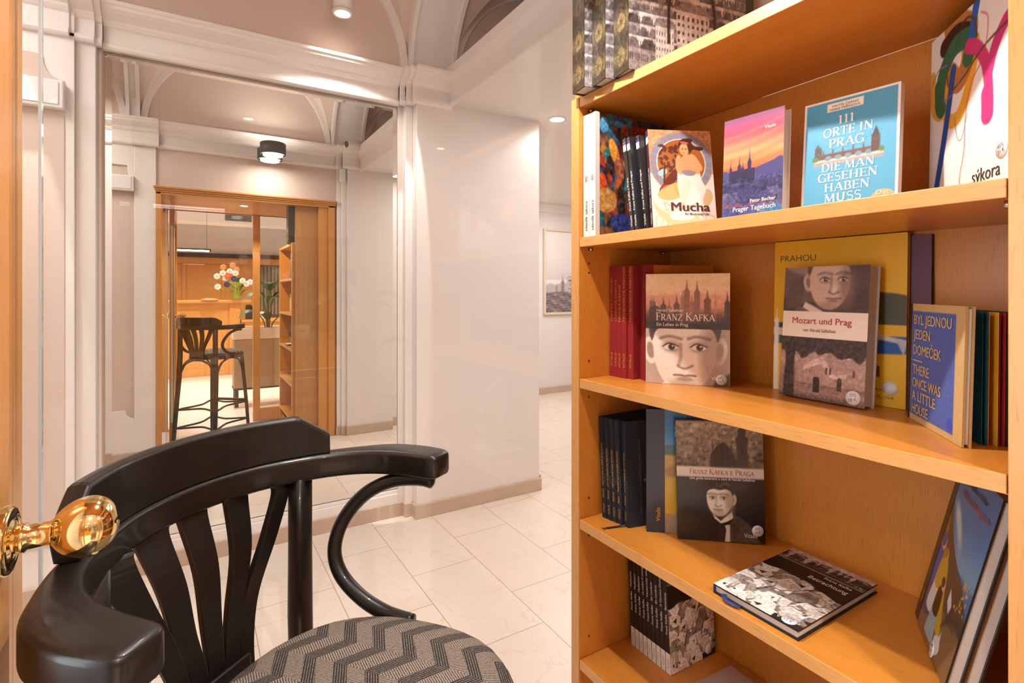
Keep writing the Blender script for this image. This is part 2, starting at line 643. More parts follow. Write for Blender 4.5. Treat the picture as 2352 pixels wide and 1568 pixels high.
def vault(x0, x1, name):
    xc, r = (x0 + x1) / 2, (x1 - x0) / 2
    nx, ny = 40, 40
    vs, fs = [], []
    for i in range(nx + 1):
        x = xc - r * math.cos(math.pi * i / nx)
        z1 = r * math.sqrt(max(0, 1 - ((x - xc) / r) ** 2))
        for j in range(ny + 1):
            y = YC - YR * math.cos(math.pi * j / ny)
            z2 = r * math.sqrt(max(0, 1 - ((y - YC) / YR) ** 2))
            vs.append((x, y, SPR + max(z1, z2)))
    for i in range(nx):
        for j in range(ny):
            a = i * (ny + 1) + j
            if (i + .5 - nx / 2) * (j + .5 - ny / 2) > 0:      # split each cell along the groin
                fs += [(a, a + 1, a + ny + 2), (a, a + ny + 2, a + ny + 1)]
            else:
                fs += [(a, a + 1, a + ny + 1), (a + 1, a + ny + 2, a + ny + 1)]
    struct(MB().add(vs, fs, False).build(name, M['taupe'], fix=False))
    # lunettes: the walls under the wall arches
    pts = [(xc - r * math.cos(math.pi * k / 40), SPR + r * math.sin(math.pi * k / 40)) for k in range(41)]
    return pts, xc, r


def arch_band(mb, xc, r, y0, y1, width=0.045):
    n = 40
    o = [(xc - r * math.cos(math.pi * k / n), SPR + r * math.sin(math.pi * k / n)) for k in range(n + 1)]
    q = [(xc - (r - width) * math.cos(math.pi * k / n), SPR + (r - width) * math.sin(math.pi * k / n)) for k in range(n + 1)]
    for k in range(n):
        mb.prism([o[k], o[k + 1], q[k + 1], q[k]], y0, y1, 'Y')


bands = MB()
lun = MB()
lunS = MB()
for nmv, (a, b) in (('ceiling_vault_1', (-0.365, 1.105)), ('ceiling_vault_2', (-1.92, -0.45)), ('ceiling_vault_3', (1.40, 2.87))):
    pts, xc, r = vault(a, b, nmv)
    lun.prism(pts, 3.045, 3.056, 'Y')
    lunS.prism(pts, 1.055, 1.066, 'Y')
    arch_band(bands, xc, r, 3.02, 3.05)
    arch_band(bands, xc, r, 1.06, 1.09)
struct(lun.build('wall_lunette_north', M['taupe']))
struct(lunS.build('wall_lunette_south', M['taupe']))
# transverse arches: broad soffits spanning the corridor with a bead on each edge
soff = MB()
for (a, b) in ((1.105, 1.40), (-0.45, -0.365)):
    n = 36
    for k in range(n):
        t0, t1 = math.pi * k / n, math.pi * (k + 1) / n
        P0 = (YC - (YR - .06) * math.cos(t0), SPR + .70 * math.sin(t0))
        P1 = (YC - (YR - .06) * math.cos(t1), SPR + .70 * math.sin(t1))
        Q0 = (YC - (YR + .02) * math.cos(t0), SPR + .80 * math.sin(t0))
        Q1 = (YC - (YR + .02) * math.cos(t1), SPR + .80 * math.sin(t1))
        soff.prism([P0, P1, Q1, Q0], a, b, 'X')
        for e in ((a - .004, a + .02), (b - .02, b + .004)):
            Z = 0.022
            p0 = (YC - (YR - .06 - Z) * math.cos(t0), SPR + (.70 - Z) * math.sin(t0))
            p1 = (YC - (YR - .06 - Z) * math.cos(t1), SPR + (.70 - Z) * math.sin(t1))
            bands.prism([p0, p1, P1, P0], *e, 'X')
struct(soff.build('ceiling_arches', M['ceil']))
struct(bands.build('trim_4', M['trim']))
struct(MB().box(-2.6, 3.0, 1.0, 3.3, 3.5, 3.56).build('ceiling_upper', M['ceil']))
struct(MB().box(-2.66, -2.6, -5.6, 3.3, 0, 3.5).build('wall_west', M['wall']))

# dropped ceiling over the passage with its moulded fascia
struct(MB().box(1.370, 6.6, 1.13, 7.0, 2.53, 2.70).build('ceiling_passage', M['ceil']))
f = MB()
fp = [(0, 2.505), (-.012, 2.507), (-.018, 2.515), (-.018, 2.53), (-.010, 2.54), (-.010, 2.62), (-.018, 2.63), (-.034, 2.66), (-.04, 2.68), (-.04, 2.735), (0, 2.735)]
f.prism([(1.372 + a, z) for a, z in fp], 1.15, 2.985, 'Y')
struct(f.build('trim_5', M['trim'], bevel=0.001))
# far wall of the passage and its cornice, skirting
struct(MB().box(2.0, 6.6, 5.72, 5.85, 0, 2.7).build('wall_passage', M['wall']))
struct(MB().box(6.5, 6.6, -0.5, 7.0, 0, 2.7).build('wall_east', M['wall']))
struct(MB().box(2.0, 2.06, 3.3, 5.72, 0, 2.53).build('wall_passage_return', M['wall']))
struct(MB().box(2.06, 6.5, 5.70, 5.72, 0, 0.085).build('baseboard_passage', M['skirt']))
c = MB()
c.prism([(5.72, 2.42), (5.70, 2.425), (5.69, 2.44), (5.655, 2.48), (5.61, 2.505), (5.60, 2.53), (5.72, 2.53)], 2.06, 6.5, 'X')
struct(c.build('trim_6', M['trim']))

# corridor side of the shop front: wall above and beside the wooden portal
PX0, PX1, PZ = -0.225, 1.143, 2.215
w = MB()
w.box(PX0 - .02, PX1 + .01, 0.98, SY, PZ - .01, 2.72)
w.box(-2.6, 6.5, 0.86, 1.054, 2.72, 3.6)
w.box(-2.6, PX0 - .02, 0.98, SY, 0, 2.72)
w.box(PX1 + .01, 6.5, 0.98, SY, 0, 2.72)
struct(w.build('wall_south', M['taupe']))
w = MB().box(PX0 - .18, PX0 - .035, SY, SY + .02, 0, 2.54).box(-2.6, -0.60, SY, SY + .02, 0, 2.54)
w.prism([(-0.60, 0), (-0.40, 0), (-0.40, 0.35), (-0.43, 0.36), (-0.455, 0.385), (-0.46, 0.42), (-.60, 0.42)], SY, SY + .018, 'Y')
w.prism([(-0.60, 2.54), (-0.40, 2.54), (-0.40, 2.262), (-0.42, 2.266), (-0.437, 2.28), (-0.445, 2.30), (-0.45, 2.36), (-.60, 2.36)], SY, SY + .018, 'Y')
w.box(1.16, 1.20, SY, SY + .03, 0, 2.54).box(1.20, 1.245, SY, SY + .055, 0, 2.54)
struct(w.build('trim_7', M['trim'], bevel=0.004))
struct(MB().box(1.245, 6.5, SY, 1.135, 0, 2.53).build('wall_south_column', M['wall']))
c = MB()
cornice(c, -2.6, -0.415, SY + .018, -1, .04)
cornice(c, -0.42, -0.24, SY + .035, -1, .04)
cornice(c, -0.25, 1.17, SY, -1, .04)
cornice(c, 1.15, 1.205, SY + .03, -1, .04)
cornice(c, 1.20, 1.37, SY + .085, -1, .04)
struct(c.build('trim_8', M['trim']))
sk = MB().box(-2.6, PX0 - .03, SY + .018, SY + .034, 0, .085).box(1.15, 1.205, SY + .03, SY + .045, 0, .085).box(1.195, 1.25, SY + .055, SY + .07, 0, .085)
sk.box(1.235, 6.5, 1.135, 1.15, 0, .085)
struct(sk.build('baseboard_south', M['skirt'], bevel=.003))

# ------------------------------------------------------------------ the glazed shop front: wooden portal, panes, soffit
p = MB()
p.box(PX0 - .035, PX0, 0.99, SY + .03, 0, PZ - .045)                       # left post
p.box(PX1 - .145, PX1 - .06, 0.995, SY + .012, 0, PZ - .045).box(PX1 - .06, PX1, 0.985, SY + .03, 0, PZ - .045)   # right post
p.box(PX0 - .035, PX1, 0.985, SY + .03, PZ - .062, PZ - .045)
p.box(PX0 - .04, PX1 + .005, 0.985, SY + .038, PZ - .045, PZ - .030)
p.box(PX0 - .046, PX1 + .012, 0.985, SY + .048, PZ - .030, PZ - .015)
p.box(PX0 - .052, PX1 + .018, 0.985, SY + .058, PZ - .015, PZ)
p.box(0.74, PX1 - .14, 1.0, SY, 0, .085)
win = struct(p.build('window_1', M['oak'], bevel=.003))
pane = MB().box(-0.192, 1.0, 1.024, 1.032, 0.0, PZ - .06).build('pane', M['glass'], win)
pane2 = MB().box(PX0, -0.196, 1.024, 1.032, 0.0, PZ - .06).build('pane', M['glass'], win)
MB().box(-0.196, -0.1925, 1.022, 1.034, 0.0, PZ - .06).build('glass_edge', M['glass_edge'], win)
# wooden lining of the niche
struct(MB().box(PX0 - .035, 1.143, 0.04, 0.985, 2.165, 2.19).build('ceiling_niche', M['oak_x']))
struct(MB().box(PX0 - .05, PX0 - .025, 0.67, 0.985, 0, 2.165).build('wall_niche_west', M['oak']))
struct(MB().box(PX0 - .05, PX0 - .025, 0.09, 0.67, 2.13, 2.5).build('wall_niche_header', M['oak']))
# unseen alcove added beyond the open door so side light reaches the bookcase
struct(MB().box(-1.70, -1.64, 0.09, 0.98, 0, 2.5).build('wall_added_alcove', M['ceil']))
struct(MB().box(-1.70, PX0 - .05, 0.09, 0.98, 2.46, 2.52).build('ceiling_added_alcove', M['ceil']))
struct(MB().box(-1.64, PX0 - .05, 0.95, 0.98, 0, 2.46).build('wall_added_alcove_north', M['ceil']))
struct(MB().box(-1.64, PX0 - .08, 0.09, 0.11, 0, 2.46).build('wall_added_alcove_south', M['ceil']))
struct(MB().box(1.125, 1.145, 0.09, 0.985, 0, 2.165).build('wall_niche_east', M['wall']))
struct(MB().box(0.80, 1.125, 1.0005, 1.015, 0, 2.165).build('wall_niche_panel', M['oak']))
# inner partition towards the reception
p = MB()
p.box(0.532, 0.600, 0.03, 0.08, 0, 2.165)
p.box(0.600, 1.143, 0.03, 0.08, 0, 0.13)
p.box(-0.30, -0.215, 0.02, 0.09, 0, 2.165)
p.box(-0.30, 1.143, 0.02, 0.09, 2.165, 2.23)
w2 = struct(p.build('window_2', M['oak'], bevel=.003))
MB().box(0.600, 1.143, 0.050, 0.058, 0.13, 2.165).build('pane', M['glass'], w2)
w = MB().box(-2.6, -0.30, -0.02, 0.09, 0, 3.5).box(1.143, 6.5, -0.02, 0.09, 0, 3.5).box(-0.30, 1.143, -0.02, 0.09, 2.23, 3.5)
struct(w.build('wall_reception_north', M['ceil']))

# glowing window added out of view in the alcove to brighten the shelves
M['added_fill_glow'] = mat('added_fill_pane', (.8, .9, 1), .2, emit=(0.86, 0.93, 1.0), es=7)
wf = MB()
for b_ in ((.14, .20, .5, 2.25), (.82, .88, .5, 2.25), (.20, .82, .5, .56), (.20, .82, 2.19, 2.25)):
    wf.box(-1.64, -1.58, *b_)
w3 = struct(wf.build('window_added_fill', M['trim'], bevel=.003))
MB().box(-1.635, -1.615, .20, .82, .56, 2.19).build('pane', M['added_fill_glow'], w3)

# ------------------------------------------------------------------ the wall mirror
mir = empty('wall_mirror', (0, 0, 0), 'large frameless wall mirror filling the panel between the pilasters', 'mirror')
x0, x1, z0, z1, yb, yf, bw = -0.358, 1.062, 0.160, 2.482, 3.098, 3.090, 0.028
vs = [(x0, yf + .0022, z0), (x1, yf + .0022, z0), (x1, yf + .0022, z1), (x0, yf + .0022, z1),
      (x0 + bw, yf, z0 + bw), (x1 - bw, yf, z0 + bw), (x1 - bw, yf, z1 - bw), (x0 + bw, yf, z1 - bw),
      (x0, yb, z0), (x1, yb, z0), (x1, yb, z1), (x0, yb, z1)]
fs = [(4, 5, 6, 7), (0, 1, 5, 4), (1, 2, 6, 5), (2, 3, 7, 6), (3, 0, 4, 7), (0, 8, 9, 1), (1, 9, 10, 2), (2, 10, 11, 3), (3, 11, 8, 0), (8, 11, 10, 9)]
MB().add(vs, fs).build('mirror_glass', M['mirror'], mir)
MB().box(x1, x1 + .004, yf - .002, yb, z0, z1).box(x0 - .008, x0, yf - .006, yb, z0, z1).box(x0 - .008, x1 + .004, yf - .002, yb, z1, z1 + .004).build('edge_strip', M['skirt'], mir)

# ------------------------------------------------------------------ ceiling lamps and wall fittings in the corridor
def downlight(name, x, y, z, r, label, group=None):
    o = empty(name, (x, y, z), label, 'ceiling light', group)
    MB().lathe([(r * .80, -.004), (r, -.006), (r * 1.04, 0), (r * 1.04, .012), (r * .80, .012), (r * .80, -.004)], n=28).build('rim', M['trim'], o)
    MB().lathe([(0, 0.001), (r * .8, 0.001), (r * .8, .006), (0, .006)], n=28).build('lens', M['glow'], o)
    return o


dl = downlight('downlight', 0.68, 2.86, 2.85, 0.05, 'round glowing downlight in the taupe vault above the mirror')
MB().lathe([(.049, .012), (.049, .10), (0, .10)], n=28).build('housing', M['trim'], dl)
downlight('downlight', 2.10, 2.86, 2.527, 0.06, 'bright downlight under the flat passage ceiling beside the column')
downlight('downlight', 0.40, 0.72, 2.163, 0.04, 'small downlight in the wooden soffit over the bar stool')
for i, (x, y) in enumerate(((1.075, 2.76), (-0.60, 2.76))):
    pass

M['lens_soft'] = mat('soft_lamp_lens', (1, .95, .9), 0.2, emit=(1.0, 0.88, 0.74), es=1.6, coat=0.6)
tw = empty('twin_wall_lamp', (0.56, 1.36, 2.535), 'anthracite lamp with two round glowing heads over the wooden portal, seen in the mirror', 'wall lamp')
for (dx, dz, dy) in ((0, 0, -.10), (0, 0, .10)):
    MB().lathe([(.0, .052), (.094, .052), (.099, .047), (.099, -.040), (.095, -.043), (.091, -.040), (.090, -.028), (0, -.028)], (dx, dy, dz), n=40).build('lamp_head', M['lampgrey'], tw)
    MB().lathe([(.089, -.030), (.078, -.038), (.045, -.046), (0, -.049)], (dx, dy, dz), n=40).build('lens', M['lens_soft'], tw)
MB().tube([(0, .10, .03), (0, 0, .03), (0, -.30, .03)], .012).build('arm', M['lampgrey'], tw)


def wallbox(y, sgn, x0, x1, label, led=True):
    o = empty('emergency_light', (x0, y, 2.155), label, 'emergency light', 'white emergency lights on the corridor walls')
    w_ = x1 - x0
    MB().box(0, w_, 0, -sgn * .045, 0, .122).build('housing', M['white'], o, bevel=.006)
    MB().box(.012, w_ - .016, -sgn * .045, -sgn * .05, .014, .112).build('diffuser', M['white'], o, bevel=.002)
    if led:
        MB().lathe([(0, 0), (.0045, 0), (.004, .003), (0, .004)], (w_ - .035, -sgn * .05, .022), (0, -sgn, 0), n=12).build('status_light', M['led'], o)


wallbox(2.994, 1, -0.80, -0.483, 'white emergency light box with a green status light on the taupe panel')
wallbox(1.068, -1, -0.60, -0.405, 'white emergency light box beside the wooden portal, seen only in the mirror', led=False)

cm = empty('security_camera', (1.36, 1.14, 2.745), 'white bullet security camera by the far cornice, seen in the mirror', 'camera')
MB().lathe([(0, 0), (.055, 0), (.055, .02), (.04, .035), (0, .036)], (0, 0, 0), (0, 1, 0)).build('base', M['white'], cm)
MB().tube([(0, .03, 0), (-.02, .07, -.01), (-.05, .09, -.01)], .016).build('arm', M['white'], cm)
MB().lathe([(0, 0), (.032, 0), (.034, .01), (.034, .12), (.03, .13), (0, .13)], (-.03, .085, -.005), (-.93, .30, -.12)).build('body', M['white'], cm)
MB().lathe([(0, 0), (.030, 0), (.028, .006), (0, .006)], (-.153, .125, -.021), (-.93, .30, -.12)).build('lens_window', M['black'], cm)
pr = empty('motion_sensor', (1.203, 1.105, 2.40), 'small white motion sensor on the pilaster strip, seen in the mirror', 'sensor')
MB().prism([(x, y) for x, y in ((-.028, 0), (.028, 0), (.028, .02), (.018, .034), (-.018, .034), (-.028, .02))], 0, .12, 'Z').build('housing', M['white'], pr, bevel=.004)
MB().box(-.016, .016, .033, .037, .02, .055).build('lens', M['sticker'], pr)

# framed photograph in the passage
pf = empty('framed_picture', (3.965, 5.72, 1.055), 'framed black-and-white photograph on the far passage wall', 'picture')
fw, fh = 0.92, 1.15
fr = MB()
for bx in ((0, .03, 0, fh), (fw - .03, fw, 0, fh), (.03, fw - .03, 0, .03), (.03, fw - .03, fh - .03, fh)):
    fr.box(bx[0], bx[1], -.035, 0, bx[2], bx[3])
fr.build('frame', mat('pale_frame', (0.72, .60, .47), .4), pf, bevel=.003)
PICTURE = pf

# ------------------------------------------------------------------ the open door with its brass knobs
door = struct(empty('door_1', (-0.145, -0.13, 0)))
dd = 0.785
MB().box(-.04, 0, dd - .10, dd, .01, 2.13).box(-.04, 0, 0, .09, .01, 2.13).box(-.04, 0, .09, dd - .10, .01, .20).box(-.04, 0, .09, dd - .10, 2.03, 2.13).build('leaf_frame', M['oak'], door, bevel=.004)
MB().box(-.024, -.016, .085, dd - .095, .19, 2.04).build('pane', M['glass'], door)
MB().box(-.030, -.010, dd, dd + .003, .2, 1.95).build('lock_plate', M['steel'], door)
for sgn, xx in ((1, 0.0), (-1, -0.04)):
    k = empty('door_knob', (xx - (.004 if sgn > 0 else 0), dd - .045, 1.146))
    k.parent = door
    k['label'] = 'egg-shaped polished brass knob'
    ax = (sgn, 0, 0)
    MB().lathe([(0, 0), (.0285, 0), (.0290, .002), (.0290, .013), (.0275, .0155), (.0235, .0162), (.0225, .0150), (.0165, .0150), (.0155, .0165), (0, .0165)], (0, 0, 0), ax, 48).build('rosette', M['brass'], k)
    MB().lathe([(0, .014), (.0115, .014), (.0125, .016), (.0115, .019), (.0125, .021), (.0125, .024), (.0105, .0255), (.0100, .040), (.0108, .041), (.0108, .043), (0, .043)], (0, 0, 0), ax, 40).build('neck', M['brass'], k)
    egg = []
    for i in range(25):
        a = math.pi * i / 24
        h = -math.cos(a)
        rr = math.sin(a) * .0262 * (1 + .10 * h)
        egg.append((rr, .0645 + .0255 * h))
    MB().lathe(egg, (0, 0, 0), ax, 56).build('grip', M['brass'], k)

# ------------------------------------------------------------------ bar stool (local x = sitter's right, y = facing)
ST = empty('bar_stool', (0.170, 0.6946, 0), 'black bentwood bar stool with arms and a patterned grey-brown seat', 'bar stool')
ST.rotation_euler = (0, 0, math.atan2(-0.626, -0.78))
half = [(0.265, 0.004, .052), (0.271, -.05, .060), (0.265, -.105, .057), (0.240, -.152, .042), (0.205, -.193, .034), (0.160, -.228, .030), (0.112, -.256, .028), (0.058, -.273, .027), (0, -.279, .027)]
full = [(-a, b, c) for a, b, c in half] + [(a, b, c) for a, b, c in half[-2::-1]]
cl = spline([(a, b, 0) for a, b, c in full], 8)
wl = spline([(c, 0, 0) for a, b, c in full], 8)
ZR = 1.0515
# rail with arms
outl = rrect(1, .042, .006, 3)
rail = MB()
n = len(cl)
path = [Vector((p.x, p.y, ZR)) for p in cl]
sc = []
for i in range(n):
    e = min(i, n - 1 - i)
    k = 1.0 if e > 3 else (0.66, 0.86, 0.95, 0.985)[e]
    sc.append((wl[i].x * k, 1.0 if e > 2 else (0.80, 0.93, 0.98)[e]))
prof = []
for a, b in rrect(1.0, .042, .010, 4):
    prof.append((a, b))
# keep the corner radius even across the width
prof = []
for sx in (1, -1):
    pass
rr = .008
def corner(cx, cy, a0):
    return [(cx, cy, a0 + 90 * q / 4) for q in range(5)]
vs, fs = [], []
K = 20
for i, p in enumerate(path):
    t = (path[min(i + 1, n - 1)] - path[max(i - 1, 0)]).normalized()
    side = t.cross(Vector((0, 0, 1))).normalized()
    W_, H_ = sc[i][0], .042 * sc[i][1]
    r_ = .007
    for a, b in rrect(W_, H_, r_, 4):
        vs.append(p + side * a + Vector((0, 0, b)))
for i in range(n - 1):
    for q in range(K):
        q2 = (q + 1) % K
        fs.append((i * K + q, i * K + q2, (i + 1) * K + q2, (i + 1) * K + q))
fs += [tuple(range(K - 1, -1, -1)), tuple(range((n - 1) * K, n * K))]
rail.add(vs, fs, True)
rl = rail.build('arm_rail', M['stool'], ST)
# crest above the rail
cr = MB()
sel = [i for i in range(n) if abs(path[i].x) <= 0.207 and path[i].y < -.15]
arc = [0]
for a, b in zip(sel, sel[1:]):
    arc.append(arc[-1] + (path[b] - path[a]).length)
Lc = arc[-1]
vs, fs = [], []
ring = 10
for j, i in enumerate(sel):
    t = (path[min(i + 1, n - 1)] - path[max(i - 1, 0)]).normalized()
    out = t.cross(Vector((0, 0, 1))).normalized()
    if out.dot(Vector((path[i].x, path[i].y + .05, 0))) < 0:
        out = -out
    e = min(arc[j], Lc - arc[j])
    h = .033 + (.034 * min(1, e / .052))
    z0 = ZR + .0215
    lean = .16
    c0 = path[i] + out * .004
    th = .012
    for (o_, zz) in ((-th, 0), (-th, h * .5), (-th, h - .004), (-th + .003, h - .001), (0, h), (th - .003, h - .001), (th, h - .004), (th, h * .5), (th, 0), (0, -.001)):
        vs.append(Vector((c0.x, c0.y, z0 + zz)) + out * (o_ + lean * zz))
for j in range(len(sel) - 1):
    for q in range(ring):
        q2 = (q + 1) % ring
        fs.append((j * ring + q, j * ring + q2, (j + 1) * ring + q2, (j + 1) * ring + q))
fs += [tuple(range(ring - 1, -1, -1)), tuple(range((len(sel) - 1) * ring, len(sel) * ring))]
cr.add(vs, fs, False).build('crest_rail', M['stool'], ST, bevel=.002)


def arc_f(x):
    i = min(range(n), key=lambda q: abs(path[q].x - x) + (10 if path[q].y > -.15 else 0))
    return path[i].y


for wt in (-.136, -.069, 0, .069, .136):
    wb = wt * .40
    pts = [(wt, arc_f(wt) + .002, 1.036), (wt * .985, arc_f(wt) + .006, 1.02), (wt * (.78 if abs(wt) > .1 else .82), -.248 + .012 * abs(wt) / .142, .955), (wt * (.52 if abs(wt) > .1 else .60), -.238, .88), (wb, -.230, .82), (wb, -.228, .77)]
    pth = spline(pts, 6)
    k = len(pth)
    mb = MB()
    vs, fs = [], []
    for i, p in enumerate(pth):
        s_ = i / (k - 1)
        ww = .052 * (1 - s_) ** 1.0 + .029 * min(1, s_ * 1.0)
        ww = .050 + (.0265 - .050) * min(1, s_ / .75)
        nx = Vector((1, -.9 * p.x * 2 * (1 - s_), 0)).normalized()
        ny = Vector((-nx.y, nx.x, 0))
        for a, b in ((-1, -1), (1, -1), (1, 1), (-1, 1)):
            vs.append(p + nx * (a * ww / 2) + ny * (b * .005))
    for i in range(k - 1):
        for q in range(4):
            q2 = (q + 1) % 4
            fs.append((i * 4 + q, i * 4 + q2, (i + 1) * 4 + q2, (i + 1) * 4 + q))
    fs += [(3, 2, 1, 0), tuple(range((k - 1) * 4, k * 4))]
    mb.add(vs, fs, False).build('slat', M['stool'], ST, bevel=.002)
MB().box(-.056, .056, -.238, -.218, .755, .803).build('slat_base', M['stool'], ST, bevel=.004)
for s_ in (-1, 1):
    pth = [(s_ * .168, -.226, 1.036), (s_ * .168, -.226, .92), (s_ * .168, -.226, .80), (s_ * .176, -.228, .60), (s_ * .188, -.250, .30), (s_ * .196, -.272, 0)]
    MB().sweep(pth, rrect(.036, .030, .008, 3), up=(0, 1, 0), scales=[(1, 1), (1, 1), (1.05, 1.05), (1, 1), (.9, .9), (.8, .8)]).build('leg', M['stool'], ST)
    pth = spline([(s_ * .15, .155, .79), (s_ * .158, .165, .62), (s_ * .178, .188, .30), (s_ * .19, .205, 0)], 4)
    MB().tube(pth, [.018 - .004 * i / (len(pth) - 1) for i in range(len(pth))], 12).build('leg', M['stool'], ST)
    pth = spline([(s_ * .260, -.012, 1.022), (s_ * .259, -.045, 1.024), (s_ * .252, -.095, 1.016), (s_ * .236, -.14, .992), (s_ * .218, -.172, .950), (s_ * .202, -.180, .905), (s_ * .197, -.165, .865), (s_ * .197, -.125, .832), (s_ * .199, -.075, .812), (s_ * .2, -.02, .806)], 6)
    MB().tube(pth, [.006] + [.0125] * (len(pth) - 1), 14).build('arm_support', M['stool'], ST)
# seat: bent frame and cushion
def seat_out(r, k=40):
    o = []
    for i in range(k):
        a = 2 * math.pi * i / k
        x, y = math.cos(a), math.sin(a)
        e = (abs(x) ** 2.4 + abs(y) ** 2.4) ** (-1 / 2.4)
        o.append((x * e * r * (1.0 + .04 * y), y * e * r + .012))
    return o


fr = MB()
ro, ri = seat_out(.207), seat_out(.17)
for lo, hi in ((.762, .802),):
    k = len(ro)
    vs = [(x, y, lo) for x, y in ro] + [(x, y, hi) for x, y in ro] + [(x, y, hi) for x, y in ri] + [(x, y, lo) for x, y in ri]
    fs = []
    for i in range(k):
        j = (i + 1) % k
        for q in range(4):
            q2 = (q + 1) % 4
            fs.append((q * k + i, q * k + j, q2 * k + j, q2 * k + i))
    fr.add(vs, fs, False)
fr.build('seat_frame', M['stool'], ST, bevel=.006, seg=3)
cu = MB()
vs, fs = [], []
rings = [(.205, .790), (.204, .802), (.198, .814), (.186, .822), (.165, .8275), (.13, .831), (.08, .8335), (.03, .8345)]
k = 40
for r_, z_ in rings:
    vs += [(x, y, z_) for x, y in seat_out(r_, k)]
for i in range(len(rings) - 1):
    for q in range(k):
        q2 = (q + 1) % k
        fs.append((i * k + q, i * k + q2, (i + 1) * k + q2, (i + 1) * k + q))
fs.append(tuple(range((len(rings) - 1) * k, len(rings) * k)))
fs.append(tuple(range(k - 1, -1, -1)))
cu.add(vs, fs, True).build('seat_cushion', M['fabric'], ST)


def ring_at(z, r_):
    L_ = [(-.176 - .02 * (0.6 - z), -.228 - .04 * (.6 - z)), (.176 + .02 * (0.6 - z), -.228 - .04 * (.6 - z)), (.165 + .03 * (.6 - z), .17 + .05 * (.6 - z)), (-.165 - .03 * (.6 - z), .17 + .05 * (.6 - z))]
    pts = []
    for i in range(4):
        a, b = L_[i], L_[(i + 1) % 4]
        pts.append((a[0], a[1], z))
        pts.append(((a[0] + b[0]) / 2 * .72, (a[1] + b[1]) / 2 * .72, z))
    return spline(pts, 6, closed=True)


MB().tube(ring_at(.33, .009), .009, 8, closed=True).build('stretcher', M['stool'], ST)
MB().tube(ring_at(.17, .009), .009, 8, closed=True).build('stretcher', M['stool'], ST)
MB().box(-.178, .178, .172, .206, .335, .355).build('foot_rest', M['stool'], ST, bevel=.004)
ar = MB()
LG = [(-.176, -.228), (.176, -.228), (.16, .167), (-.16, .167)]
for i in range(4):
    a, b = Vector((*LG[i], 0)), Vector((*LG[(i + 1) % 4], 0))
    ar.tube(spline([a + Vector((0, 0, .60)), a * .94 + b * .06 + Vector((0, 0, .66)), a * .80 + b * .2 + Vector((0, 0, .735)), a * .5 + b * .5 + Vector((0, 0, .766)), a * .2 + b * .8 + Vector((0, 0, .735)), a * .06 + b * .94 + Vector((0, 0, .66)), b + Vector((0, 0, .60))], 5), .009, 8)
ar.build('leg_brace', M['stool'], ST)

# ------------------------------------------------------------------ bookcase
BX0, BX1, BY0, BY1 = 0.775, 1.085, 0.2095, 0.969       # inner front, inner back, inner near side, inner far side
S1, S2, S3, S4, S5 = 1.816, 1.4875, 1.1555, 0.8245, 0.4945
BC = empty('bookcase', (0.93, 0.59, 0), 'tall open beech bookcase full of books beside the glass shop front', 'bookcase')


def bc(mb, name, m, bevel=0.0008):
    mb.v = [(a - .93, b - .59, c) for a, b, c in mb.v]
    return mb.build(name, m, BC, bevel=bevel)


for (a, b) in ((BY1, BY1 + .028), (BY0 - .028, BY0)):
    bc(MB().box(BX0 + .001, BX1 + .012, a, b, 0, S1 + .002), 'side_panel', M['beech_v'])
    bc(MB().box(BX0 - .001, BX0 + .001, a, b, 0, S1 + .002), 'edge_band', M['edge_v'])
bc(MB().box(BX1, BX1 + .008, BY0, BY1, .06, S1 - .022), 'back_panel', M['beech_v'])
bc(MB().box(BX0 + .02, BX0 + .036, BY0, BY1, 0, .07), 'plinth', M['beech'])
for z in (S1, S2, S3, S4, S5, .165):
    bc(MB().box(BX0 + .0025, BX1 - .001, BY0 + .0015, BY1 - .0015, z - .022, z), 'shelf', M['beech'])
    bc(MB().box(BX0 + .0005, BX0 + .0025, BY0 + .0015, BY1 - .0015, z - .022, z), 'shelf_edge', M['edge'])
    for yy, sg in ((BY1, -1), (BY0, 1)):
        for xx in (BX0 + .030, BX1 - .036):
            bc(MB().lathe([(0, 0), (.0035, 0), (.0035, .006), (.0045, .007), (.0045, .011), (0, .011)], (xx, yy, z - .0265), (0, sg, 0), 14), 'shelf_pin', M['steel'], 0)
for z in (S3 + .25, S3 + .04, S4 + .285, S4 + .045, S4 - .043, S5 + .285, S5 + .045, S5 - .043, S2 + .28, S2 - .06):
    for yy, sg in ((BY1 - .0006, 1), (BY0 + .0006, -1)):
        bc(MB().lathe([(0, 0), (.0026, 0), (.0026, .0005), (0, .0005)], (BX0 + .030, yy, z), (0, sg, 0), 12), 'pin_hole', M['dark'], 0)

# ------------------------------------------------------------------ reception behind the camera (seen in the mirror)
w = MB().box(-2.6, 6.5, -5.60, -5.52, 0, 3.0)
struct(w.build('wall_reception_south', M['ceil']))
struct(MB().box(-2.6, 6.5, -5.6, -0.02, 2.66, 2.72).build('ceiling_reception', M['ceil']))
# panelled wood lining of the back wall
p = MB().box(-1.6, 1.10, -5.52, -5.46, 0, 2.02)
for i in range(4):
    xa = -1.5 + .655 * i
    p.box(xa, xa + .06, -5.46, -5.435, .12, 1.94)
p.box(-1.6, 1.10, -5.46, -5.42, 1.90, 2.02).box(-1.6, 1.10, -5.46, -5.42, 0, .12)
p.box(1.06, 1.12, -5.52, -5.40, 0, 2.02).box(1.75, 1.85, -5.52, -5.40, 0, 2.02).box(1.12, 1.75, -5.52, -5.40, 1.9, 2.02)
panel = empty('panelled_wall_lining', (0, 0, 0), 'wooden panelling behind the reception counter, seen in the mirror', 'panelling')
p.build('panels', M['oak'], panel, bevel=.004)
MB().box(-1.62, 1.9, -5.52, -5.38, 2.02, 2.10).build('top_moulding', M['black'], panel, bevel=.004)
g = MB().box(1.12, 1.75, -5.50, -5.47, 0, 1.9)
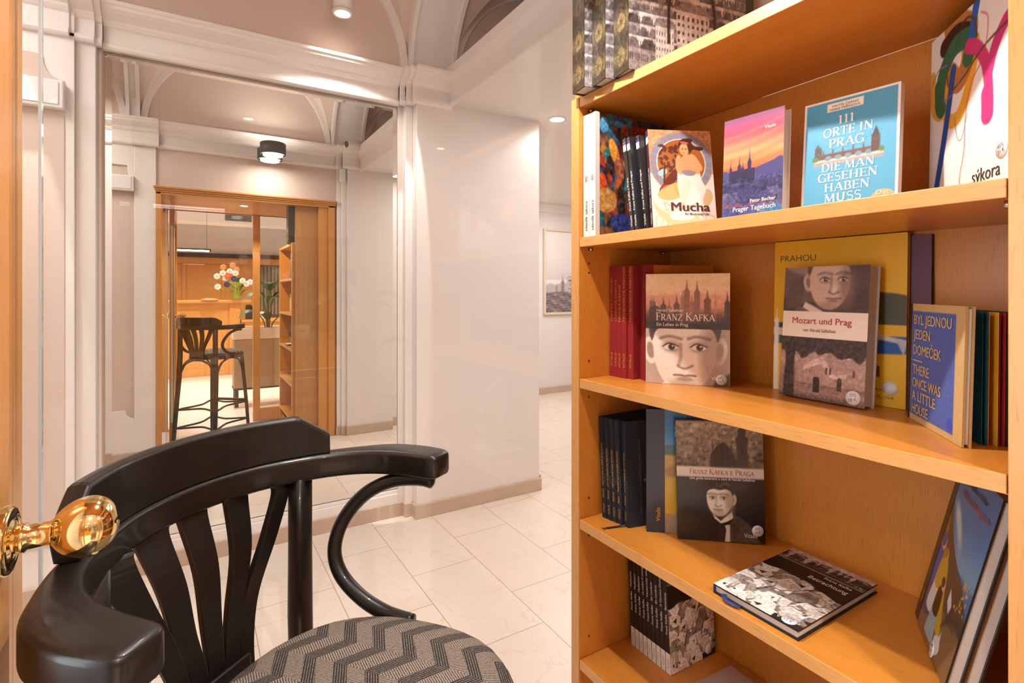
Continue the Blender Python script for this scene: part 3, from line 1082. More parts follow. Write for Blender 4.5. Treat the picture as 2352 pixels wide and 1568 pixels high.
g.build('dark_glass', mat('dark_glazing', (0.10, 0.075, 0.045), .15), panel)
mm = MB()
for i in range(9):
    mm.box(1.16 + .066 * i, 1.19 + .066 * i, -5.47, -5.45, .9, 1.88)
mm.build('slats', mat('pale_slats', (0.30, .24, .17), .5), panel)

ct = empty('reception_counter', (0, -3.6, 0), 'wooden reception counter with a thick overhanging top, seen in the mirror', 'counter')
MB().box(-1.3, .66, -.30, .02, 0, 1.175).build('body', M['oak'], ct, bevel=.004)
MB().box(.50, .66, .02, .05, 0, 1.175).box(-1.3, .5, .02, .032, 0, .12).box(-1.3, .5, .02, .032, 1.08, 1.175).build('front_frame', M['oak'], ct, bevel=.004)
MB().box(-1.36, .82, -.40, .13, 1.175, 1.225).build('countertop', M['oak_x'], ct, bevel=.018, seg=4)
sb = empty('side_desk', (1.05, -3.75, 0), 'lower wooden desk beyond the counter, seen in the mirror', 'desk')
MB().box(-.38, .55, -.3, .3, .86, .90).build('desktop', M['oak_x'], sb, bevel=.006)
MB().box(-.38, .55, -.28, .26, 0, .86).build('body', M['oak'], sb, bevel=.004)
for i in range(2):
    MB().lathe([(0, 0), (.014, 0), (.018, .012), (.012, .022), (0, .024)], (-.16 + .45 * i, .26, .70), (0, 1, 0), 14).build('knob', M['brass'], sb)

sp = empty('small_photo_frame', (0.86, -3.62, 0.905), 'small white-framed photo card standing on the lower desk', 'photo frame')
MB().box(0, .16, 0, .012, 0, .12).build('frame', M['white'], sp, bevel=.002)
mb = MB().add([(.02, .0125, .018), (.14, .0125, .018), (.14, .0125, .10), (.02, .0125, .10)], [(0, 1, 2, 3)])
mb.add([(.035, .0128, .085), (.06, .0128, .05), (.085, .0128, .035), (.11, .0128, .05), (.125, .0128, .09), (.10, .0128, .065), (.08, .0128, .06), (.06, .0128, .07)], [tuple(range(8))])
me = mb.build('photo', M['sticker'], sp)
me.data.materials.append(mat('photo_dark', (.10, .03, .02), .4))
me.data.polygons[1].material_index = 1

struct(MB().box(-2.6, 6.5, -3.62, -3.215, 2.44, 2.66).build('ceiling_bulkhead', M['ceil']))
gr = empty('air_grille', (0.42, -3.215, 2.485), 'grey slatted air grille in the ceiling bulkhead of the reception, seen in the mirror', 'air vent')
gb = MB().box(0, .38, 0, .006, 0, .10)
for i in range(9):
    gb.box(.01, .37, .006, .014, .006 + .0103 * i, .011 + .0103 * i)
gb.build('grille', mat('grille_grey', (.25, .23, .22), .5), gr)

pl = empty('linear_pendant', (-0.24, -2.0, 1.905), 'slim black linear pendant lamp with a white light strip, seen in the mirror', 'pendant lamp')
MB().box(0, .44, -.02, .02, 0, .035).build('housing', M['black'], pl)
MB().box(.02, .42, .02, .0225, .004, .016).box(.02, .42, -.018, .018, -.002, 0).build('light_strip', M['glow2'], pl)
MB().tube([(.05, 0, .035), (.05, 0, .755)], .002, 6).tube([(.39, 0, .035), (.39, 0, .755)], .002, 6).build('cable', M['black'], pl)
for (x, y) in RECEPTION_SPOTS:
    o = downlight('downlight', x, y, 2.652, .045, 'round downlight in the reception ceiling, seen in the mirror and its glass', 'reception downlights')

# bouquet on the counter
va = empty('flower_vase', (0.60, -3.50, 1.226), 'clear glass vase holding lime stems on the reception counter, seen in the mirror', 'vase')
MB().lathe([(.06, 0), (.085, .01), (.10, .06), (.10, .13), (.085, .19), (.082, .20), (.079, .20), (.082, .19), (.096, .13), (.096, .06), (.08, .014), (0, .012)], n=36).build('glass_body', M['vase'], va)
bq = empty('bouquet', (0.60, -3.50, 1.240), 'bouquet of white, red and purple flowers standing in the glass vase', 'flowers')
rs = random.Random(3)
st = MB()
flowers = [(-.28, .02, .37, 'w'), (-.20, .06, .42, 'w'), (-.16, .02, .34, 'w'), (-.10, .05, .45, 'w'), (-.13, .06, .38, 'r'), (-.02, .07, .42, 'w'), (-.04, .08, .33, 'p'), (-.14, .10, .24, 'p'), (-.27, .06, .20, 'w'), (.08, .08, .30, 'w'), (-.19, -.04, .52, 'o'), (-.05, -.05, .55, 'o'), (.14, .05, .25, 'w'), (.20, .02, .28, 'w'), (.0, -.02, .48, 'o')]
for fx, fy, fz, kd in flowers:
    st.tube(spline([(fx * -.15, 0, .02), (fx * .1, fy * .1, .14), (fx * .6, fy * .7, fz * .75), (fx, fy, fz - .005)], 5), .0035, 6)
    fl = MB()
    if kd == 'p':
        for i in range(60):
            v = Vector((rs.gauss(0, 1), rs.gauss(0, 1), rs.gauss(0, 1))).normalized() * .038
            fl.ico((fx + v.x, fy + v.y, fz + v.z), .012, 1)
        fl.ico((fx, fy, fz), .036, 2).build('flower', M['petal_p'], bq)
    else:
        for i in range(6):
            a = 2 * math.pi * i / 6 + fx * 9
            c = Vector((fx + .024 * math.cos(a), fy + .014, fz + .024 * math.sin(a)))
            fl.ico(c, .026, 2, (1, .45, 1))
        ob = fl.build('flower', M[{'w': 'petal_w', 'r': 'petal_r', 'o': 'petal_o'}[kd]], bq)
        MB().ico((fx, fy + .026, fz), .012, 2).build('stamen', M['yellow'], ob)
for i in range(14):
    a = rs.uniform(0, 6.28)
    st.tube(spline([(rs.uniform(-.04, .04), rs.uniform(-.04, .04), .02), (rs.uniform(-.05, .05), rs.uniform(-.05, .05), .12), (.12 * math.cos(a), .08 * math.sin(a), .26)], 5), .005, 6)
st.build('stems', M['leaf_y'], bq)
lf = MB()


def leaf(mb, p, d, L_, w_, droop=.3):
    p, d = Vector(p), Vector(d).normalized()
    side = d.cross(Vector((0, 0, 1)))
    side = side.normalized() if side.length > 1e-4 else Vector((1, 0, 0))
    upv = side.cross(d)
    rows = []
    for i in range(9):
        t = i / 8
        c = p + d * (L_ * t) - Vector((0, 0, droop * L_ * t * t)) + upv * .02 * math.sin(math.pi * t)
        ww = w_ * math.sin(math.pi * min(1, t * .93 + .07)) ** .8 / 2
        rows.append([c - side * ww + upv * ww * .35, c, c + side * ww + upv * ww * .35])
    vs = [q for r in rows for q in r]
    vs += [q - upv * .0015 for q in vs]
    fs = []
    m = 27
    for i in range(8):
        for k in range(2):
            a = i * 3 + k
            fs.append((a, a + 1, a + 4, a + 3))
            fs.append((a + m, a + 3 + m, a + 4 + m, a + 1 + m))
        fs.append((i * 3, i * 3 + 3, i * 3 + 3 + m, i * 3 + m))
        fs.append((i * 3 + 2, i * 3 + 2 + m, i * 3 + 5 + m, i * 3 + 5))
    mb.add(vs, fs, True)


for i in range(12):
    a = 2 * math.pi * i / 12
    leaf(lf, (.03 * math.cos(a), .03 * math.sin(a), .20), (math.cos(a), math.sin(a) * .7, .7), .18, .07)
lf.build('leaves', M['leaf_y'], bq)
lf = MB()
for (x, z, dx) in ((.09, .30, .3), (.12, .22, .6), (.05, .36, .2), (.15, .12, .9)):
    leaf(lf, (x * .4, .0, z * .6), (dx, .2, .8), .22, .08)
lf.build('dark_leaves', M['leaf'], bq)
pt = empty('plate_of_sweets', (0.22, -3.46, 1.226), 'plate of reddish sweets on the reception counter, seen in the mirror', 'plate')
MB().lathe([(0, 0), (.07, 0), (.12, .018), (.122, .021), (.07, .006), (0, .005)], n=36).build('plate', M['petal_w'], pt)
sw = MB()
for i in range(22):
    a, r_ = rs.uniform(0, 6.28), .075 * math.sqrt(rs.random())
    sw.ico((r_ * math.cos(a), r_ * math.sin(a), .014 + rs.uniform(0, .012)), .012, 1)
sw.build('sweets', M['petal_o'], pt)
ph = empty('desk_organiser', (0.74, -3.66, 0.905), 'dark desk organiser standing on the lower desk, seen in the mirror', 'organiser')
MB().box(0, .10, 0, .12, 0, .02).box(0, .01, 0, .12, .02, .22).box(.09, .10, 0, .12, .02, .22).box(.01, .09, 0, .01, .02, .24).box(.01, .09, .11, .12, .02, .14).build('box_body', M['black'], ph, bevel=.002)

# planter with a broad-leaved plant
pn = empty('planter_box', (0.40, -1.02, 0), 'tan planter box with a cream rim on short dark legs, seen in the mirror', 'planter')
MB().box(0, .60, 0, .30, .22, .80).build('body', M['fab_tan'], pn, bevel=.01)
t = MB().box(0, .60, .28, .31, .80, .93).box(0, .60, -.01, .02, .80, .93).box(-.01, .02, 0, .30, .80, .93).box(.58, .61, 0, .30, .80, .93)
t.build('rim', M['fab_white'], pn, bevel=.006)
MB().box(.02, .58, .02, .28, .80, .88).build('soil', M['dark'], pn)
for (x, y) in ((.03, .03), (.57, .03), (.03, .27), (.57, .27)):
    MB().box(x - .02, x + .02, y - .02, y + .02, 0, .22).build('leg', M['stool'], pn)
MB().box(-.005, .605, -.005, .305, .205, .222).build('base_trim', M['black'], pn)
pp = empty('potted_plant', (0.78, -0.87, 0.88), 'dark green broad-leaved plant growing out of the planter box', 'plant')
sm = MB()
for k, (dx, dy, hh, a) in enumerate(((.06, .02, .42, .4), (.0, .05, .34, 1.2), (-.05, 0, .40, 2.4), (-.10, .04, .20, 2.9), (.10, .06, .16, .6), (.02, -.04, .50, 1.6), (-.02, .08, .14, 1.9))):
    p2 = (dx, dy, hh)
    sm.tube(spline([(dx * .2, dy * .2, -.02), (dx * .5, dy * .5, hh * .6), p2], 5), .007, 8)
    m = MB()
    leaf(m, p2, (math.cos(a), .3, .45), .27, .19, .55)
    m.build('leaf', M['leaf'], pp)
sm.build('stems', M['leaf'], pp)

# ------------------------------------------------------------------ printing: small painted grids and mesh lettering
class Art:
    """A painted cover: colours on a grid over [0,1]x[0,1], v upwards. Colours are sRGB hex."""
    def __init__(s, nu, nv, asp, bg):
        s.nu, s.nv, s.asp = nu, nv, asp          # asp = height / width
        u = (np.arange(nu) + .5) / nu
        v = (np.arange(nv) + .5) / nv
        s.U, s.V = np.meshgrid(u, v)
        s.c = np.empty((nv, nu, 3))
        s.c[:] = s.col(bg)
        s.px = 1.0 / nu

    def col(s, c):
        if isinstance(c, str):
            c = c.lstrip('#')
            return np.array([int(c[i:i + 2], 16) / 255 for i in (0, 2, 4)])
        return np.array(c)

    def mix(s, m, c):
        m = np.clip(m, 0, 1)[..., None]
        s.c = s.c * (1 - m) + s.col(c) * m
        return s

    def soft(s, d, w=None):
        """coverage from a signed distance in u units (negative inside)."""
        w = w or s.px
        return np.clip(.5 - d / w, 0, 1)

    def grad(s, stops, v0=0, v1=1, u0=0, u1=1):
        vs = [a for a, b in stops]
        cs = np.array([s.col(b) for a, b in stops])
        g = np.stack([np.interp(s.V, vs, cs[:, i]) for i in range(3)], -1)
        m = ((s.V >= v0) & (s.V <= v1) & (s.U >= u0) & (s.U <= u1))[..., None]
        s.c = np.where(m, g, s.c)
        return s

    def rect(s, u0, u1, v0, v1, c, a=1):
        return s.mix(((s.U >= u0) & (s.U <= u1) & (s.V >= v0) & (s.V <= v1)) * a, c)

    def sd_poly(s, P):
        P = [np.array((p[0], p[1] * s.asp)) for p in P]
        X, Y = s.U, s.V * s.asp
        d = np.full(X.shape, 1e9)
        sg = np.ones(X.shape)
        n = len(P)
        for i in range(n):
            a, b = P[i], P[i - 1]
            e = b - a
            wx, wy = X - a[0], Y - a[1]
            t = np.clip((wx * e[0] + wy * e[1]) / max(1e-12, e @ e), 0, 1)
            d = np.minimum(d, (wx - e[0] * t) ** 2 + (wy - e[1] * t) ** 2)
            c1, c2, c3 = Y >= a[1], Y < b[1], e[0] * wy > e[1] * wx
            flip = (c1 & c2 & c3) | (~c1 & ~c2 & ~c3)
            sg = np.where(flip, -sg, sg)
        return np.sqrt(d) * sg

    def poly(s, P, c, a=1, w=None):
        return s.mix(s.soft(s.sd_poly(P), w) * a, c)

    def sd_ell(s, cx, cy, rx, ry, rot=0):
        X, Y = s.U - cx, (s.V - cy) * s.asp
        ca, sa = math.cos(R(rot)), math.sin(R(rot))
        x, y = X * ca + Y * sa, -X * sa + Y * ca
        k = np.sqrt((x / rx) ** 2 + (y / ry) ** 2) + 1e-9
        return (k - 1) * min(rx, ry)

    def ell(s, cx, cy, rx, ry, c, rot=0, a=1, w=None):
        """radii in u units."""
        return s.mix(s.soft(s.sd_ell(cx, cy, rx, ry, rot), w) * a, c)

    def line(s, P, wd, c, a=1, w=None):
        X, Y = s.U, s.V * s.asp
        d = np.full(X.shape, 1e9)
        for p, q in zip(P, P[1:]):
            a0 = np.array((p[0], p[1] * s.asp))
            e = np.array((q[0], q[1] * s.asp)) - a0
            wx, wy = X - a0[0], Y - a0[1]
            t = np.clip((wx * e[0] + wy * e[1]) / max(1e-12, e @ e), 0, 1)
            d = np.minimum(d, np.hypot(wx - e[0] * t, wy - e[1] * t))
        return s.mix(s.soft(d - wd / 2, w) * a, c)

    def curve(s, P, wd, c, a=1, w=None):
        q = spline([(x, y, 0) for x, y in P], 7)
        return s.line([(p.x, p.y) for p in q], wd, c, a, w)

    def blob(s, P, c, a=1, w=None):
        q = spline([(x, y, 0) for x, y in P], 5, closed=True)
        return s.poly([(p.x, p.y) for p in q], c, a, w)

    def noise(s, amt, scale=20, v0=0, v1=1, seed=0, u0=0, u1=1):
        g = np.random.default_rng(seed)
        out = np.zeros(s.U.shape)
        for o_ in range(3):
            k = int(scale * 2 ** o_) + 2
            G = g.normal(0, 1, (int(k * s.asp) + 3, k + 3))
            x, y = s.U * k, s.V * k * s.asp
            xi, yi = x.astype(int), np.clip(y.astype(int), 0, G.shape[0] - 2)
            fx, fy = x - xi, y - yi
            out += (G[yi, xi] * (1 - fx) * (1 - fy) + G[yi, xi + 1] * fx * (1 - fy) + G[yi + 1, xi] * (1 - fx) * fy + G[yi + 1, xi + 1] * fx * fy) / (1 + .6 * o_)
        m = ((s.V >= v0) & (s.V <= v1) & (s.U >= u0) & (s.U <= u1))[..., None]
        s.c = np.clip(s.c + out[..., None] * amt * m, 0, 1)
        return s

    def town(s, base, n, seed, cols, h=.06, u0=0, u1=1, roof=None):
        """a row of small gabled houses with windows standing on v=base."""
        g = random.Random(seed)
        x = u0
        while x < u1:
            w_ = g.uniform(.4, 1.4) * (u1 - u0) / n
            hh = g.uniform(.6, 1.3) * h
            c = g.choice(cols)
            s.poly([(x, base - .2), (x + w_, base - .2), (x + w_, base + hh), (x + w_ / 2, base + hh * 1.35), (x, base + hh)], c)
            if roof:
                s.poly([(x - .005, base + hh), (x + w_ + .005, base + hh), (x + w_ / 2, base + hh * 1.42)], roof)
            x += w_ * .95
        return s


def spire(A, x, base, h, w_, c, a=1, tip=.45):
    A.poly([(x - w_, 0), (x + w_, 0), (x + w_, base + h * (1 - tip)), (x + w_ * 1.25, base + h * (1 - tip)), (x + w_ * .35, base + h * (1 - tip * .7)), (x, base + h), (x - w_ * .35, base + h * (1 - tip * .7)), (x - w_ * 1.25, base + h * (1 - tip)), (x - w_, base + h * (1 - tip))], c, a)


# --- lettering: sans from the built-in face, and a drawn roman capital face
_glyph = {}


def text_mesh(t, bold=0.0):
    key = (t, bold)
    if key in _glyph:
        return _glyph[key]
    cu = bpy.data.curves.new('lettering', 'FONT')
    cu.body = t
    cu.size = 1
    cu.offset = bold
    cu.resolution_u = 3
    o = bpy.data.objects.new('lettering', cu)
    COL.objects.link(o)
    bpy.context.view_layer.update()
    dg = bpy.context.evaluated_depsgraph_get()
    me = o.evaluated_get(dg).to_mesh()
    vs = [(v.co.x, v.co.y) for v in me.vertices]
    fs = [tuple(p.vertices) for p in me.polygons]
    o.evaluated_get(dg).to_mesh_clear()
    bpy.data.objects.remove(o)
    bpy.data.curves.remove(cu)
    if vs:
        x0 = min(v[0] for v in vs)
        vs = [(v[0] - x0, v[1]) for v in vs]
    w_ = max((v[0] for v in vs), default=0)
    _glyph[key] = (vs, fs, w_)
    return _glyph[key]


def _arc(cx, cy, rx, ry, a0, a1, n=10):
    return [(cx + rx * math.cos(R(a0 + (a1 - a0) * i / n)), cy + ry * math.sin(R(a0 + (a1 - a0) * i / n))) for i in range(n + 1)]


# roman capitals: (width, [(points, weight)], [serif (x, y)]); weights T thick, t thin, b bowl (thick where vertical)
ROM = {
    'A': (.78, [([(.08, 0), (.39, 1)], 't'), ([(.39, 1), (.70, 0)], 'T'), ([(.18, .34), (.58, .34)], 't')], [(.08, 0), (.70, 0)]),
    'B': (.62, [([(.15, 0), (.15, 1)], 'T'), ([(.15, 1), (.32, 1)] + _arc(.32, .76, .20, .24, 90, -90) + [(.15, .52)], 'b'), ([(.15, .52), (.34, .52)] + _arc(.34, .26, .23, .26, 90, -90) + [(.15, 0)], 'b')], [(.1, 0), (.1, 1)]),
    'D': (.76, [([(.15, 0), (.15, 1)], 'T'), ([(.15, 1), (.30, 1)] + _arc(.30, .5, .39, .5, 90, -90) + [(.15, 0)], 'b')], [(.1, 0), (.1, 1)]),
    'E': (.58, [([(.15, 0), (.15, 1)], 'T'), ([(.15, .97), (.52, .97)], 't'), ([(.15, .51), (.45, .51)], 't'), ([(.15, .03), (.54, .03)], 't'), ([(.52, 1), (.52, .84)], 't'), ([(.54, 0), (.54, .17)], 't'), ([(.45, .6), (.45, .42)], 't')], [(.1, 0), (.1, 1)]),
    'F': (.55, [([(.15, 0), (.15, 1)], 'T'), ([(.15, .97), (.52, .97)], 't'), ([(.15, .50), (.44, .50)], 't'), ([(.52, 1), (.52, .82)], 't'), ([(.44, .6), (.44, .4)], 't')], [(.15, 0), (.1, 1)]),
    'G': (.74, [(_arc(.40, .5, .33, .51, 40, 320, 16), 'b'), ([(.655, .02), (.655, .42)], 'T')], [(.62, .42)]),
    'H': (.80, [([(.16, 0), (.16, 1)], 'T'), ([(.64, 0), (.64, 1)], 'T'), ([(.16, .51), (.64, .51)], 't')], [(.16, 0), (.16, 1), (.64, 0), (.64, 1)]),
    'I': (.34, [([(.17, 0), (.17, 1)], 'T')], [(.17, 0), (.17, 1)]),
    'J': (.40, [([(.24, 1), (.24, .2)] + _arc(.06, .2, .18, .28, 0, -80, 5), 'T')], [(.24, 1)]),
    'K': (.76, [([(.16, 0), (.16, 1)], 'T'), ([(.16, .42), (.60, 1)], 't'), ([(.30, .58), (.68, 0)], 'T')], [(.16, 0), (.16, 1), (.60, 1), (.68, 0)]),
    'L': (.56, [([(.15, 0), (.15, 1)], 'T'), ([(.15, .03), (.52, .03)], 't'), ([(.52, 0), (.52, .19)], 't')], [(.1, 0), (.15, 1)]),
    'M': (.92, [([(.14, 0), (.17, 1)], 't'), ([(.17, 1), (.46, .04)], 'T'), ([(.46, .04), (.75, 1)], 't'), ([(.75, 1), (.78, 0)], 'T')], [(.14, 0), (.16, 1), (.78, 0), (.76, 1)]),
    'N': (.80, [([(.15, 0), (.15, 1)], 't'), ([(.15, 1), (.66, .0)], 'T'), ([(.66, 0), (.66, 1)], 't')], [(.15, 0), (.12, 1), (.66, 1)]),
    'O': (.80, [(_arc(.40, .5, .32, .51, 90, 450, 22), 'b')], []),
    'P': (.60, [([(.15, 0), (.15, 1)], 'T'), ([(.15, 1), (.32, 1)] + _arc(.32, .73, .23, .27, 90, -90) + [(.15, .46)], 'b')], [(.15, 0), (.1, 1)]),
    'R': (.68, [([(.15, 0), (.15, 1)], 'T'), ([(.15, 1), (.32, 1)] + _arc(.32, .75, .22, .25, 90, -90) + [(.15, .50)], 'b'), ([(.32, .50), (.62, 0)], 'T')], [(.15, 0), (.1, 1), (.62, 0)]),
    'S': (.54, [(_arc(.28, .76, .19, .25, 30, 250, 10) + _arc(.28, .26, .21, .27, 70, -150, 10), 'S')], []),
    'T': (.66, [([(.33, 0), (.33, 1)], 'T'), ([(.05, .97), (.61, .97)], 't'), ([(.05, 1), (.05, .82)], 't'), ([(.61, 1), (.61, .82)], 't')], [(.33, 0)]),
    'U': (.76, [([(.15, 1), (.15, .33)] + _arc(.37, .33, .22, .34, 180, 360, 10) + [(.61, 1)], 'b')], [(.15, 1), (.61, 1)]),
    'V': (.76, [([(.07, 1), (.38, 0)], 'T'), ([(.38, 0), (.68, 1)], 't')], [(.07, 1), (.68, 1)]),
    'Y': (.72, [([(.06, 1), (.36, .46)], 'T'), ([(.66, 1), (.36, .46)], 't'), ([(.36, .46), (.36, 0)], 'T')], [(.06, 1), (.66, 1), (.36, 0)]),
    'Z': (.64, [([(.08, .97), (.58, .97)], 't'), ([(.57, .97), (.07, .03)], 'T'), ([(.07, .03), (.58, .03)], 't'), ([(.58, 0), (.58, .18)], 't'), ([(.08, 1), (.08, .82)], 't')], []),
    '1': (.44, [([(.24, 0), (.24, 1)], 'T'), ([(.24, 1), (.08, .86)], 't')], [(.24, 0)]),
}
for b_, k_ in (('Ě', 'E'), ('Č', 'C'), ('Ř', 'R'), ('Á', 'A'), ('Ý', 'Y')):
    pass
ROM['C'] = (.70, [(_arc(.40, .5, .33, .51, 42, 318, 16), 'b')], [])


def roman_mesh(t, small=.80, weight=1.0):
    """upper case drawn full height, lower-case letters as small capitals."""
    vs, fs = [], []
    x = 0

    def quad(p, q, wa, wb):
        d = Vector((q[0] - p[0], q[1] - p[1]))
        if d.length < 1e-6:
            return
        nrm = Vector((-d.y, d.x)).normalized()
        n = len(vs)
        vs.extend([(p[0] + nrm.x * wa, p[1] + nrm.y * wa), (p[0] - nrm.x * wa, p[1] - nrm.y * wa), (q[0] - nrm.x * wb, q[1] - nrm.y * wb), (q[0] + nrm.x * wb, q[1] + nrm.y * wb)])
        fs.append((n, n + 1, n + 2, n + 3))
    for ch in t:
        if ch == ' ':
            x += .32
            continue
        k = 1.0 if not ch.islower() else small
        w_, strokes, ser = ROM[ch.upper()]
        T, th = .062 * weight * (k ** .6), .026 * weight
        for pts, wt in strokes:
            n = len(pts)
            P = [(x + px * k, py * k) for px, py in pts]
            def wat(i):
                if wt == 'T': return T
                if wt == 't': return th
                a, b = P[max(i - 1, 0)], P[min(i + 1, n - 1)]
                d = Vector((b[0] - a[0], b[1] - a[1]))
                s_ = abs(d.y) / (d.length + 1e-9)
                if wt == 'S': s_ = 1 - .75 * s_ if abs(i - n / 2) < n * .32 else .3
                return th + (T - th) * s_
            for i in range(n - 1):
                quad(P[i], P[i + 1], wat(i), wat(i + 1))
        for sx, sy in ser:
            quad((x + (sx - .13) * k, sy * k + (.014 if sy < .5 else -.014)), (x + (sx + .13) * k, sy * k + (.014 if sy < .5 else -.014)), .016, .016)
        x += (w_ + .04) * k
    return vs, fs, x


# ------------------------------------------------------------------ the book builder
def lincol(c):
    return lin(c) if isinstance(c, str) else c


class Cover:
    """One mesh: boards, painted grid and lettering, coloured by the point attribute 'print'."""
    def __init__(s):
        s.v, s.f, s.c = [], [], []

    def add(s, vs, fs, cols):
        n = len(s.v)
        s.v += [tuple(v) for v in vs]
        s.f += [tuple(i + n for i in f) for f in fs]
        s.c += cols if isinstance(cols, list) else [cols] * len(vs)

    def box(s, x0, x1, y0, y1, z0, z1, c):
        c = lincol(c)
        P = [(x0, y0, z0), (x1, y0, z0), (x1, y1, z0), (x0, y1, z0), (x0, y0, z1), (x1, y0, z1), (x1, y1, z1), (x0, y1, z1)]
        for f in ((3, 2, 1, 0), (4, 5, 6, 7), (0, 1, 5, 4), (1, 2, 6, 5), (2, 3, 7, 6), (3, 0, 4, 7)):
            s.add([P[i] for i in f], [(0, 1, 2, 3)], c)

    def grid(s, art, o, du, dv):
        """art painted from corner o over vectors du, dv."""
        o, du, dv = Vector(o), Vector(du), Vector(dv)
        nv, nu = art.c.shape[:2]
        col = art.c
        L_ = np.where(col <= .04045, col / 12.92, ((col + .055) / 1.055) ** 2.4)
        vs, cs = [], []
        for j in range(nv):
            t = j / (nv - 1)
            for i in range(nu):
                vs.append(tuple(o + du * (i / (nu - 1)) + dv * t))
                cs.append(tuple(L_[j, i]))
        fs = [(j * nu + i, j * nu + i + 1, (j + 1) * nu + i + 1, (j + 1) * nu + i) for j in range(nv - 1) for i in range(nu - 1)]
        s.add(vs, fs, cs)

    def quad(s, o, du, dv, c):
        o, du, dv = Vector(o), Vector(du), Vector(dv)
        s.add([o, o + du, o + du + dv, o + dv], [(0, 1, 2, 3)], lincol(c))

    def lettering(s, t, o, du, dv, c, size, align='L', width=None, roman=False, bold=0.0, weight=1.0, small=.8):
        """o anchor of the baseline; du, dv unit vectors; size in metres (cap height about .73 for sans, 1 for roman)."""
        vs, fs, w_ = roman_mesh(t, small, weight) if roman else text_mesh(t, min(bold, 0))
        k = size
        kx = size if width is None else width / max(w_, 1e-6)
        tot = w_ * kx
        off = {'L': 0, 'C': -tot / 2, 'R': -tot}[align]
        o, du, dv = Vector(o), Vector(du), Vector(dv)
        for e in ((-1, 0, 1) if bold > 0 else (0,)):     # heavier strokes: the same outline struck three times
            s.add([o + du * (x * kx + off + e * bold * size * .9) + dv * (y * k) + du.cross(dv) * (e * .00007) for x, y in vs], fs, lincol(c))

    def build(s, name, m, parent):
        me = bpy.data.meshes.new(name)
        me.from_pydata(s.v, [], s.f)
        a = me.color_attributes.new('print', 'FLOAT_COLOR', 'POINT')
        buf = np.ones((len(s.v), 4), np.float32)
        buf[:, :3] = np.array(s.c, np.float32)
        a.data.foreach_set('color', buf.ravel())
        me.materials.append(m)
        o = bpy.data.objects.new(name, me)
        COL.objects.link(o)
        o.parent = parent
        return o


E_ = 0.0002


def book(name, label, P, xdir, w, h, t, group=None, hard=True, tilt=0, roll=0, lie=False, front=None, ftext=(), spine='#202020', stext=(), srects=(), back='#202020',
         gloss='print_gloss', sticker=None, spine_round=0, quarter=None, pages=True, cat='book', yaw_up=None):
    xd = Vector((xdir[0], xdir[1], 0)).normalized()
    yd = Vector((-xd.y, xd.x, 0))
    B = Matrix((xd, yd, Vector((0, 0, 1)))).transposed()
    if lie:      # lying on its back cover: cover up = yd, depth = down
        B = Matrix((xd, Vector((0, 0, -1)), yd)).transposed()
        lift = Vector((0, 0, t))
        Rm = B
    else:
        Rm = B @ Matrix.Rotation(R(-tilt), 3, 'X') @ Matrix.Rotation(R(roll), 3, 'Y')
        zs = [(Rm @ Vector((a, b, 0))).z for a in (0, w) for b in (0, t)]
        lift = Vector((0, 0, -min(zs) + .0002))
    root = empty(name, (0, 0, 0), label, cat, group)
    root.matrix_world = Matrix.Translation(Vector(P) + lift) @ Rm.to_4x4()
    cv = Cover()
    b = .0026 if hard else .0007
    fc = front if isinstance(front, str) else '#888888'
    cv.box(0, w, E_, b, 0, h, fc if isinstance(front, str) else back)
    cv.box(0, w, t - b, t, 0, h, back)
    cv.box(0, b, b, t - b, 0, h, spine)
    if hard:
        cv.quad((-E_, 0 + b * 0, 0), (0, 0, 0.0), (0, 0, 0), spine)
    if isinstance(front, Art):
        cv.grid(front, (0, 0, 0), (w, 0, 0), (0, 0, h))
    if quarter:
        cv.quad((0, -.0004, 0), (quarter[0], 0, 0), (0, 0, h), quarter[1])
    # spine face
    cv.quad((-E_, t, 0), (0, -t, 0), (0, 0, h), spine)
    for z0, z1, c in srects:
        cv.quad((-E_ * 2, t, z0 * h), (0, -t, 0), (0, 0, (z1 - z0) * h), c)
    for tt in stext:     # (text, z start, size, colour, [roman])
        kw = tt[4] if len(tt) > 4 else {}
        cv.lettering(tt[0], (-E_ * 3.5, t / 2 + tt[2] * .36 * (1.35 if kw.get('roman') else 1) * -1 + 0.0 + (tt[2] * 0.0), tt[1] * h) if False else (-E_ * 3.5, t / 2 - tt[2] * (.5 if kw.get('roman') else .35), tt[1] * h),
                     (0, 0, 1), (0, 1, 0), tt[3], tt[2], **kw)
    for tt in ftext:     # (text, u, v, size, colour, align, [kw])
        kw = dict(tt[6]) if len(tt) > 6 else {}
        rot = kw.pop('rot', 0)
        ca, sa = math.cos(R(rot)), math.sin(R(rot))
        cv.lettering(tt[0], (tt[1] * w, -.0007, tt[2] * h), (ca, 0, sa), (-sa, 0, ca), tt[4], tt[3], tt[5], **kw)
    cv.build('cover', M[gloss], root)
    if pages:
        q = .0035 if hard else .0003
        MB().box(b + .0002, w - q, b + .0002, t - b - .0002, q, h - q).build('page_block', M['pages'], root)
    if sticker:
        sx, sz, sr = sticker[:3]
        o = MB().lathe([(0, 0), (sr, 0), (sr, .0003), (0, .0003)], (sx * w, -.0006, sz * h), (0, -1, 0), 26).build('price_sticker', M['sticker'], root)
        o['label'] = 'round white price sticker with handwriting'
        c2 = Cover()
        for i, ln in enumerate(sticker[3:]):
            c2.lettering(ln, (sx * w, -.0011, sz * h + sr * (.18 - .62 * i)), (.98, 0, .2), (-.2, 0, .98), '#5a5a72', sr * .62, 'C')
        if c2.v:
            c2.build('handwriting', M['print'], o)
    return root


